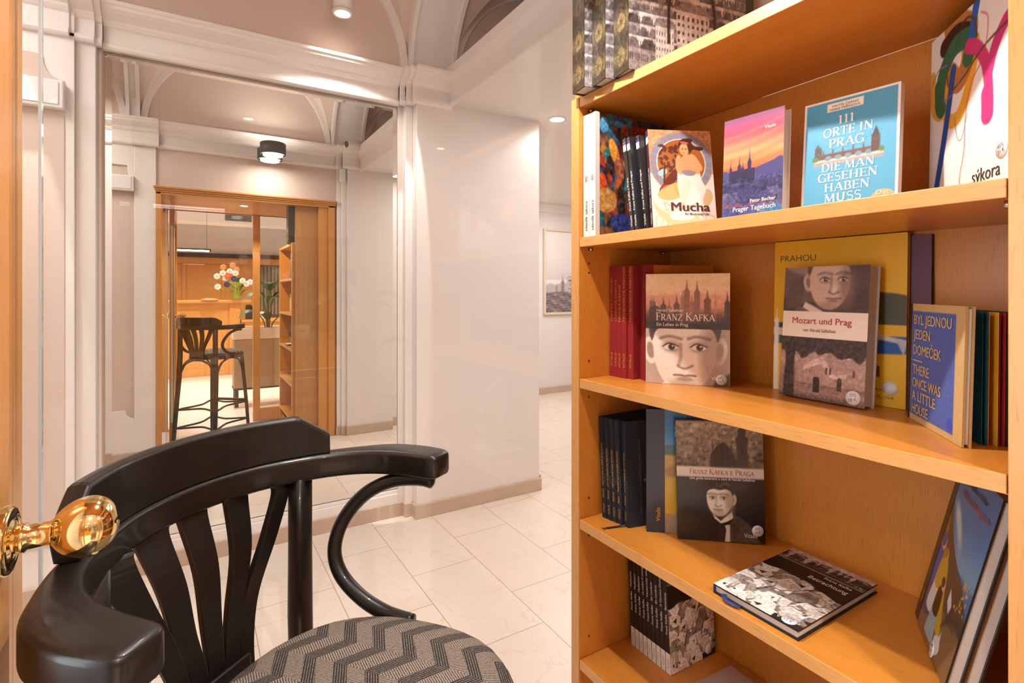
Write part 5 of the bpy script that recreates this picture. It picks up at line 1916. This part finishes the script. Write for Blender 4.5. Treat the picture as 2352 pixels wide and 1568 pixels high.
def art_teal_plant():
    A = Art(80, 90, 1.05, '#0d5f78')
    k = '#b39a68'
    for (x, y, w_) in ((.42, .87, .38), (.5, .90, .3), (.40, .77, .34), (.48, .74, .22)):
        A.ell(x, y, w_ * .6, .035, k)
    for i, (x, y, a) in enumerate([(.60, .66, 60), (.72, .62, 70), (.52, .58, 40), (.66, .54, 110), (.76, .52, 75), (.55, .48, 60), (.68, .46, 80), (.78, .44, 95), (.60, .40, 50), (.50, .66, 100), (.74, .36, 70)]):
        A.ell(x, y, .062, .030, k, a)
    A.curve([(.62, .10), (.66, .30), (.66, .60)], .03, k).curve([(.62, .12), (.76, .20), (.74, .40)], .04, k)
    A.blob([(.40, .24), (.55, .30), (.60, .20), (.52, .08), (.40, .12)], k)
    for i in range(7):
        A.line([(.45 + .05 * i, .02), (.50 + .04 * i, .16)], .024, k)
    return A


# ------------------------------------------------------------------ the books
GOLD = '#c9973f'
W_ = '#ece7e2'

# on top of the bookcase: three thick albums
ink = art_city_ink()
csp = art_clock_spine()
g_top = 'thick illustrated albums on top of the bookcase'
xd = Vector((0.985, -0.17, 0)).normalized()
ydp = Vector((-xd.y, xd.x, 0))
for i, (base, lab) in enumerate((((0.741, 0.9065), 'thick clock-patterned album on top of the bookcase, overhanging the shelf end, farthest of three'),
                                 ((0.750, 0.8475), 'thick clock-patterned album on top of the bookcase, between its two twins'),
                                 ((0.760, 0.7885), 'thick album showing an inked city under a pink sky on top of the bookcase'))):
    b_ = book('album', lab, (base[0], base[1], S1 + .0005), xd, .335, .36, .055, g_top, hard=True, front=ink, spine='#4a3f2c', back='#3a3020', gloss='print_gloss')
    # painted spine and the brown fore-edge strip of the jacket
    cv = Cover()
    cv.grid(csp, (-.0008, .0548, 0), (0, -.0546, 0), (0, 0, .36))
    cv.build('spine_jacket', M['print_gloss'], b_)
    cv = Cover()
    cv.quad((.312, -.0006, 0), (.023, 0, 0), (0, 0, .36), '#3a3222')
    cv.build('jacket_strip', M['print_gloss'], b_)

# shelf 2 ------------------------------------------------------------
z2 = S2
for y0, lab in ((0.946, 'slim white-spined art book standing against the bookcase side, outermost of the pair'), (0.9235, 'white-spined art book whose cover shows a thick colourful abstract painting')):
    book('art_book', lab, (0.787, y0, z2), (1, 0), .262, .287, .0205, 'white-spined art books', hard=True, front=art_expressive() if y0 < .93 else '#e6e4e0', spine='#e4e3e0', back='#e4e3e0', gloss='print',
         stext=(('zdeněk sýkora', .05, .0125, '#2a2a2a', {'width': .070}), ('90', .452, .0125, '#a3202a', {'width': .013})), quarter=(.012, '#dedcd8') if y0 < .93 else None)
flagw = [(.86, .93, '#e8e4dc'), (.93, .962, '#2b3d8c'), (.945, .955, '#c43a3a')]
BLK = '#1c191a'
for (x, y, ttl, lab, dx) in ((.789, .8035, 'Franz Kafka a Praha', 'slim black paperback spine with a Czech flag label, leaning on the painted art book', 0), (.789, .7915, 'Franz Kafka and Prague', 'slim black paperback spine with a British flag label, directly beside the Czech one', 0),
                          (.797, .7725, 'Franz Kafka and Prague', 'slim black paperback spine with a British flag label, tucked against the decorative poster book', 0)):
    book('paperback_book', lab, (x, y, z2), (.985, -.17), .125, .205, .0105, 'slim black city guides on the second shelf', hard=False, tilt=9, front='#2a2829' if y < .78 else '#2b2c33', spine=BLK, back=BLK, gloss='print_gloss',
         stext=((ttl, .215, .0085, W_, {'bold': .012, 'width': .072 if 'a P' in ttl else .085}), ('Vitalis', .045, .0085, W_, {'bold': .012, 'width': .024})), srects=flagw if 'Prague' in ttl else [(.86, .93, '#e8e4dc'), (.93, .962, '#c9444a'), (.93, .945, '#2b3d8c')])
book('paperback_book', 'paperback with an ornamental ring poster of a seated woman, leaning on the slim black guides', (.799, .7585, z2), (.9, -.43), .137, .214, .012, hard=False, tilt=9, front=art_ring_lady(), spine='#4a2a34', back='#4a2a34', gloss='print',
     ftext=(('Mucha', .30, .175, .0265, '#56303a', 'L', {'bold': .035, 'width': .082}), ('An Illustrated Life', .50, .135, .0075, '#4a4038', 'L', {'width': .052, 'bold': .01})),
     stext=(('Mucha · An Illustrated Life', .21, .0085, W_, {'bold': .012, 'width': .085}), ('Vitalis', .045, .0085, W_, {'bold': .012, 'width': .024})), srects=[(.86, .93, '#e8e4dc'), (.93, .962, '#2b3d8c')])
book('paperback_book', 'small hardcover with cathedral spires against a red sunset sky', (.866, .6475, z2), (.094, -.9956), .114, .199, .026, hard=True, tilt=3, front=art_sunset(), spine='#3a3550', back='#d8d4d0', gloss='print_gloss',
     ftext=(('Vitalis', .70, .835, .0085, W_, 'L', {'bold': .01, 'width': .020}), ('Peter Becher', .90, .175, .0095, W_, 'R', {'bold': .015, 'width': .047}), ('Prager Tagebuch', .90, .105, .0125, W_, 'R', {'bold': .015, 'width': .080})))
bw = .143
TXT = [('111', .47, .770, .0145, .026), ('ORTE IN', .49, .672, .0148, .076), ('PRAG', .48, .575, .0148, .054), ('DIE MAN', .50, .378, .0140, .080), ('GESEHEN', .50, .290, .0140, .090), ('HABEN', .50, .202, .0140, .069), ('MUSS', .46, .114, .0140, .057)]
book('paperback_book', 'sky-blue travel guide with a white frame and a toy bridge on its cover', (.915, .523, z2), (.11, -.994), bw, .203, .017, hard=False, tilt=5.5, front=art_blue_guide(), spine='#d9d7d4', back='#d9d7d4', gloss='print',
     ftext=[(t, u, v, s_, '#f3f1ee', 'C', {'roman': True, 'weight': 1.2, 'width': w__}) for t, u, v, s_, w__ in TXT] +
     [('MATĚJ ČERNÝ', .455, .925, .0052, '#5a5348', 'C', {'width': .040}), ('MARIE PEŘINOVÁ', .45, .897, .0052, '#5a5348', 'C', {'width': .046}), ('Das', .86, .125, .011, W_, 'C', {'width': .017})])
book('art_book', 'large white art book with looping coloured bands, standing across the corner by the side panel', (1.036, .3790, z2), (-.745, -.667), .216, .282, .020, hard=True, tilt=1.0, front=art_ribbons(), spine='#e6e4e0', back='#e6e4e0', gloss='print',
     ftext=(('sýkora', .60, .085, .027, '#3b362f', 'L', {'width': .066, 'bold': .008}),), sticker=(.915, .20, .0125, '455,-', '21 €'))

# shelf 3 ------------------------------------------------------------
z3 = S3
y = .9655
RED = '#8f1d22'
reds = [('CONTES TCHÈQUES', .0145, .105, 'thin red fairy-tale book whose gilt spine reads Contes Tchèques, against the bookcase side'), ('CUENTOS CHECOS', .0165, .100, 'thin red fairy-tale book whose gilt spine reads Cuentos Checos'),
        ('FAVOLE CECHE', .0135, .088, 'thin red fairy-tale book whose gilt spine reads Favole Ceche'), ('TSCHECHISCHE MÄRCHEN', .0155, .130, 'thin red Tschechische Märchen book pressed against the Favole Ceche spine'),
        ('TSCHECHISCHE MÄRCHEN', .0185, .130, 'thin red Tschechische Märchen book standing next to the thick rounded red one')]
for i, (t_, th, wl_, lab) in enumerate(reds):
    th *= .90
    y -= th + .0005
    book('hardcover_book', lab, (.868 - (.000, .000, .001, .000, -.006)[i], y, z3), (1, .02), .165, .265, th, 'thin red fairy-tale books', hard=True, front='#9a6a2c', spine=RED, back=RED, gloss='print_cloth', quarter=(.022, RED),
         stext=((t_, .50, .0095, GOLD, {'width': wl_}), ('VITALIS', .09, .0095, GOLD, {'width': .034})))
book('hardcover_book', 'thick red-spined fairy-tale book with an orange cover, behind the skyline paperback', (.8855, .8665, z3), (.93, -.367), .172, .266, .027, hard=True, front='#b8701f', spine=RED, back=RED, gloss='print_cloth', quarter=(.021, RED),
     stext=(('TSCHECHISCHE MÄRCHEN', .50, .010, '#6b2a1c', {'width': .13}),))
kx = Vector((.616, -.788, 0))
book('paperback_book', 'paperback with a misty orange skyline above a close-up of a man\'s face', (.8710, .8500, z3), kx, .176, .244, .019, hard=False, tilt=1.0, front=art_skyline_face(), spine='#1d1a1b', back='#1d1a1b', gloss='print_gloss',
     ftext=(('Harald Salfellner', .135, .655, .0098, W_, 'L', {'width': .057, 'bold': .004}), ('Franz Kafka', .125, .576, .0175, W_, 'L', {'roman': True, 'width': .124}), ('Ein Leben in Prag', .135, .525, .0105, W_, 'L', {'width': .067, 'bold': .004}),
            ('Vi', .785, .055, .0105, W_, 'L', {'width': .009})),
     stext=(('Vitalis    Franz Kafka · Ein Leben in Prag', .07, .0085, W_, {'bold': .01, 'width': .145}),), srects=[(.90, .95, '#d8762a'), (.84, .90, '#e4e0d8')], sticker=(.90, .060, .0112, '347,-', '16 €'))
book('picture_book', 'mauve-grey picture book almost hidden behind the yellow picture book', (1.0630, .640, z3), (.02, -1), .252, .303, .010, hard=True, tilt=1.2, front='#6d5060', spine='#5d4454', back='#5d4454', gloss='print_cloth')
book('picture_book', 'large yellow picture book with a painted hill and river, leaning on the back panel', (1.0435, .655, z3), (.03, -1), .238, .308, .011, hard=True, tilt=1.6, front=art_yellow_town(), spine='#d9a514', back='#d9a514', gloss='print',
     ftext=(('PRAHOU', .055, .865, .0185, '#3a3524', 'L', {'width': .071, 'bold': -.012}), ('ILUSTRACE', .72, .085, .0075, '#3a3524', 'L', {'width': .040, 'bold': -.01}), ('IVA ČAPLOVÁ', .70, .045, .0075, '#3a3524', 'L', {'width': .054, 'bold': -.01})), sticker=(.90, .11, .012))
book('hardcover_book', 'mauve and white composer biography with a painted face over a courtyard photo', (.9905, .609, z3), (-.045, -.999), .157, .250, .034, hard=True, tilt=5, front=art_composer(), spine='#4a3b3a', back='#c9bcb4', gloss='print',
     ftext=(('Mozart und Prag', .13, .565, .0172, '#b03a2c', 'L', {'width': .110, 'bold': .012}), ('von Harald Salfellner', .27, .505, .0088, '#5a4640', 'L', {'width': .062, 'bold': .008})), sticker=(.885, .062, .0125, '392', '18 €'))
hx = Vector((-.77, -.635, 0))
hd = Vector((.635, -.77, 0))
book('picture_book', 'square kraft-board book with a blue title panel, angled open toward the shelf front', (1.000, .3945, z3), hx, .183, .185, .0105, hard=True, tilt=1.5, front=art_house_kraft(), spine='#2f2620', back='#b3935c', gloss='print_cloth', quarter=(.009, '#2f2620'),
     ftext=[(t_, .10, v, .0218, '#c9aa72', 'L', {'bold': .032, 'width': w__}) for t_, v, w__ in (('BYL JEDNOU', .825, .128), ('JEDEN', .70, .060), ('DOMEČEK', .567, .098), ('THERE', .40, .060), ('ONCE WAS', .287, .100), ('A LITTLE', .176, .084), ('HOUSE', .066, .060))] +
     [('—', .10, .475, .03, '#c9aa72', 'L', {'bold': .03, 'width': .034})])
thin = [('#0d5f78', .006, 'thin teal board book with a kraft plant pattern, just behind the blue-titled kraft book'), ('#e0a81c', .0105, 'thin yellow book in the colourful row by the side panel, next to the teal one'), ('#a81c22', .0065, 'thin red book in the colourful row by the side panel'),
        ('#3d4038', .0030, 'very thin dark grey booklet in the colourful row, between red and green'), ('#8fae22', .0045, 'thin lime-green book in the colourful row by the side panel'), ('#4d3f62', .0035, 'very thin purple booklet in the colourful row, beside the lime-green one'),
        ('#dba31c', .0042, 'thin amber book in the colourful row, last before the side panel')]
end = Vector((.8945, .2690, 0))
acc = 0
for i, (c, th, lab) in enumerate(thin):
    e = end + hd * acc + hx * -(.0015 * i)
    st = e - hx * .165
    book('picture_book', lab, (st.x, st.y, z3), hx, .165, .178 - .001 * (i % 3), th, 'thin colourful picture books', hard=False, tilt=.6, front=art_teal_plant() if i == 0 else c, spine=c, back=c, gloss='print_cloth', pages=False)
    if True:
        pass
    acc += th + .0016

# shelf 4 ------------------------------------------------------------
z4 = S4
NAVY = '#18202e'
navy = [('PRAGUE  ·  VILLE DE RÊVE AU BORD DE LA VLTAVA', 'navy clothbound book whose gilt spine reads Ville de Rêve, against the bookcase side'), ('PRAGUE  ·  CITY OF DREAMS ON THE VLTAVA', 'navy clothbound City of Dreams book between the French and Czech editions'),
        ('PRAHA  ·  MĚSTO SNŮ NAD VLTAVOU', 'navy clothbound book whose gilt spine reads Město Snů nad Vltavou'), ('PRAG  ·  TRAUMSTADT AN DER MOLDAU', 'navy clothbound book whose gilt spine reads Traumstadt an der Moldau'),
        ('PRAGUE  ·  CITY OF DREAMS ON THE VLTAVA', 'navy clothbound City of Dreams book with its cover showing, last in the navy row')]
y = .9515
for i, (t_, lab) in enumerate(navy):
    th = (.0145, .0145, .0145, .0150, .0165)[i]
    y -= th + .0006
    xx = .8315 + .0022 * i
    dirx = (1, .0) if i < 4 else (.975, -.22)
    jac = Art(60, 84, 1.42, '#3a2620')
    jac.rect(0, 1, 0, .36, '#1f5a3a').noise(.10, 24, 0, .4, 2).rect(0, 1, .36, .44, '#d3b9c0').rect(.2, 1, .33, .42, '#2a2420')
    book('hardcover_book', lab, (xx, y, z4), dirx, .166, .237, th, 'navy clothbound city books', hard=True, tilt=3.4, front=jac, spine=NAVY, back=NAVY, gloss='print_cloth', quarter=(.046, NAVY),
         stext=((t_, .20, .0080, GOLD, {'width': .128 if 'VILLE' in t_ else .118}), ('VITALIS', .05, .0080, GOLD, {'width': .022})),
         ftext=((('PRAGUE · CITY OF DREAMS ON THE VLTAVA', .23, .12, .0085, '#6b5430', 'L', {'rot': 90, 'width': .165}),) if i == 4 else ()))
sx = Vector((.77, -.64, 0))
book('hardcover_book', 'tall hardcover with a navy cloth strip and a blue dreamlike dune picture', (.8640, .8405, z4), sx, .190, .272, .017, hard=True, tilt=1.5, front=art_dream_dunes(), spine='#17243a', back='#17243a', gloss='print_gloss', quarter=(.040, '#1b2c46'),
     ftext=(('Vitalis', .155, .09, .0125, '#d8b45a', 'L', {'rot': 90, 'width': .030, 'bold': .01}), ('Adalbert Stifter', .45, .925, .0125, '#1c3a5c', 'L', {'width': .072})))
book('paperback_book', 'dark paperback with a sepia church tower above a young man in a suit', (.8965, .7800, z4), (.75, -.66), .178, .253, .016, hard=False, tilt=2.6, roll=-.8, front=art_praga(), spine='#1a1718', back='#1a1718', gloss='print_gloss',
     ftext=(('Franz Kafka e Praga', .15, .553, .0118, '#a83a3c', 'L', {'roman': True, 'width': .132}), ('Una guida letteraria a cura di Harald Salfellner', .15, .510, .0075, W_, 'L', {'width': .134, 'bold': .008}), ('Vitalis', .76, .045, .0125, W_, 'L', {'width': .026})),
     stext=(('Vitalis     Franz Kafka e Praga', .06, .0085, W_, {'bold': .01, 'width': .12}),), srects=[(.94, .96, '#b8323a'), (.92, .94, '#e8e4dc'), (.90, .92, '#2f7a4a'), (.85, .90, '#e4e0d8')], sticker=(.915, .105, .0115, '347', '14 €'))
fl = book('hardcover_book', 'black-and-white hardcover lying flat near the shelf edge, its blue ribbon hanging out', (.7905, .6080, z4 + .0003), (0, -1), .153, .247, .0165, hard=True, lie=True, front=art_ink_stones(1), spine='#23366a', back='#17120f', gloss='print',
          ftext=(('Betrachtung', .50, .655, .0170, W_, 'L', {'width': .066, 'bold': .01}), ('Franz Kafka', .62, .735, .0105, W_, 'L', {'width': .046, 'bold': .008}), ('V', .74, .022, .009, W_, 'L', {'bold': .02})), sticker=(.86, .05, .0115, '292', '13 €'))
MB().sweep([(.022, .0085, -.0005), (.026, .0085, -.006), (.034, .0100, -.0095), (.046, .0118, -.0075), (.056, .0125, -.004)], [(-.0045, -.0003), (.0045, -.0003), (.0045, .0003), (-.0045, .0003)], up=(0, 1, 0)).build('bookmark_ribbon', M['ribbon'], fl)
rb = empty('bookmark_ribbon', (.868, .868, z4 + .001), 'dark bookmark ribbon trailing over the shelf below the navy books', 'bookmark')
rp = spline([(.0, .0, .0012), (-.012, .010, .0060), (-.030, .016, .004), (-.044, .022, .0012), (-.058, .026, .0010), (-.072, .030, .0010)], 5)
MB().sweep(rp, [(-.003, -.0003), (.003, -.0003), (.003, .0003), (-.003, .0003)]).build('ribbon', M['ribbon_black'], rb)
fy = MB()
for k in range(5):
    fy.tube(spline([rp[-1], rp[-1] + Vector((-.004, -.002 + .001 * k, .0002)), rp[-1] + Vector((-.010, -.005 + .003 * k, .0001))], 3), .0004, 5)
fy.build('frayed_end', M['ribbon_black'], rb)
lx = Vector((-.87, -.5, 0)).normalized()
ld = Vector((.5, -.87, 0)).normalized()
for i, (off, lab) in enumerate(((0, 'tall folk-painted hardcover slanting against the bookcase side, in front'), (.0178, 'tall dark hardcover slanting behind the folk-painted one by the bookcase side'))):
    p_ = Vector((1.020, .3915, z4)) + ld * off
    book('hardcover_book', lab, p_, lx, .190, .272, .0172, hard=True, tilt=13, front=art_pilgrims() if i == 0 else '#5a3a1c', spine='#17151a', back='#17151a', gloss='print_gloss', quarter=(.020, '#15141a'),
         ftext=(('Adalbert Stifter', .36, .905, .0125, '#1a2c48', 'L', {'width': .082, 'bold': .006}), ('Weihnachtslegende', .22, .835, .0160, '#b06a6a', 'L', {'width': .130, 'bold': .004}), ('Vitalis', .075, .10, .010, '#b8963c', 'L', {'rot': 90, 'width': .022})) if i == 0 else (),
         sticker=(.60, .035, .012, '397', '16 €') if i == 0 else None)

# shelf 5 ------------------------------------------------------------
z5 = S5
row = [('Meditation', .0125, 'slim black Meditation book nearest the bookcase side on the lowest visible shelf'), ('Meditation', .0125, 'slim black Meditation book, middle of the three alike on the lowest visible shelf'), ('Meditation', .0120, 'slim black Meditation book beside the Italian title on the lowest visible shelf'),
       ('Un medico di campagna', .0120, 'slim black book whose spine reads Un medico di campagna'), ('Venkovský lékař', .0130, 'slim black book whose spine reads Venkovský lékař'), ('Ein Landarzt', .0125, 'slim black Ein Landarzt book beside the Czech title'),
       ('Ein Landarzt', .0130, 'slim black Ein Landarzt book beside the English title'), ('A Country Doctor', .0130, 'slim black book whose spine reads A Country Doctor'), ('Betrachtung', .0135, 'slim black book with standing stones on its visible cover, last in the black row')]
y = .9440
stone = art_ink_stones(1)
for i, (t_, th, lab) in enumerate(row):
    y -= th + .0012
    book('hardcover_book', lab, (.9185, y, z5), (1, -.02), .150, .247, th, 'slim black books on the lowest visible shelf', hard=True, tilt=3.6, front=stone if i == 8 else '#1b1718', spine='#1d1a1b', back='#1b1718', gloss='print',
         stext=(('Franz Kafka', .35, .0080, W_, {'width': .044, 'bold': .008}), (t_, .57, .0080, W_, {'width': {'Meditation': .037, 'Betrachtung': .038, 'Ein Landarzt': .042}.get(t_, .070), 'bold': .008}), ('VITALIS', .045, .0055, '#555050', {'width': .020})), srects=[(0.0, .185, '#e0dcd6')],
         ftext=(('Betrachtung', .50, .655, .0170, W_, 'L', {'width': .066, 'bold': .01}), ('Franz Kafka', .62, .735, .0105, W_, 'L', {'width': .046})) if i == 8 else (), sticker=(.84, .07, .0115) if i == 8 else None)
pk = Art(60, 90, 1.5, '#b39a92')
pk.ell(.5, .5, .3, .4, '#6d5650', 0, .8, .2).ell(.5, .45, .14, .2, '#3d2c28', 0, .8, .1)
book('paperback_book', 'pale sepia paperback lying on the lowest visible shelf, only its corner showing', (1.049, .7590, z5 + .0003), (-.998, .06), .125, .195, .012, hard=False, lie=True, front=pk, spine='#a38a82', back='#a38a82', gloss='print')

# the photograph in the passage frame
A = Art(84, 104, 1.25, '#e6dcd8')
A.grad([(.40, '#cfc5c4'), (.55, '#d9cfcd'), (1, '#e9e0dc')], .40, 1)
A.poly([(0, .33), (.1, .36), (.2, .34), (.3, .36), (1, .38), (1, 0), (0, 0)], '#b9adae', 1, .02)
spire(A, .34, .26, .20, .03, '#8d8286')
spire(A, .22, .26, .10, .02, '#9b9094')
A.poly([(.42, .0), (.42, .44), (.55, .46), (.60, .43), (1, .43), (1, 0)], '#bfb2b2').poly([(0, 0), (0, .24), (.30, .26), (1, .22), (1, 0)], '#7d7073')
for j in range(18):
    for i in range(13):
        x, v = i / 12 + (.04 if j % 2 else 0), .01 + j * .025
        if v < .22 or x > .42:
            A.rect(x, x + .065, v, v + .017, ('#5d5155', '#8a7d80', '#a89c9d', '#6b5f63')[(i * 7 + j * 3) % 4], .8)
A.blob([(.60, .44), (.60, .56), (.66, .64), (.76, .66), (.84, .60), (.86, .50), (.84, .42), (.90, .34), (.86, .31), (.72, .40)], '#2a2427').ell(.745, .71, .045, .055, '#5a4d4c').ell(.735, .735, .05, .035, '#231d1f').blob([(.76, .64), (.84, .60), (.84, .48), (.78, .50)], '#d9d0cd')
cv = Cover()
cv.grid(A, (.03, -.012, .03), (fw - .06, 0, 0), (0, 0, fh - .06))
cv.build('photo_print', M['print'], PICTURE)['label'] = 'print of a person sitting on a ruined brick wall'
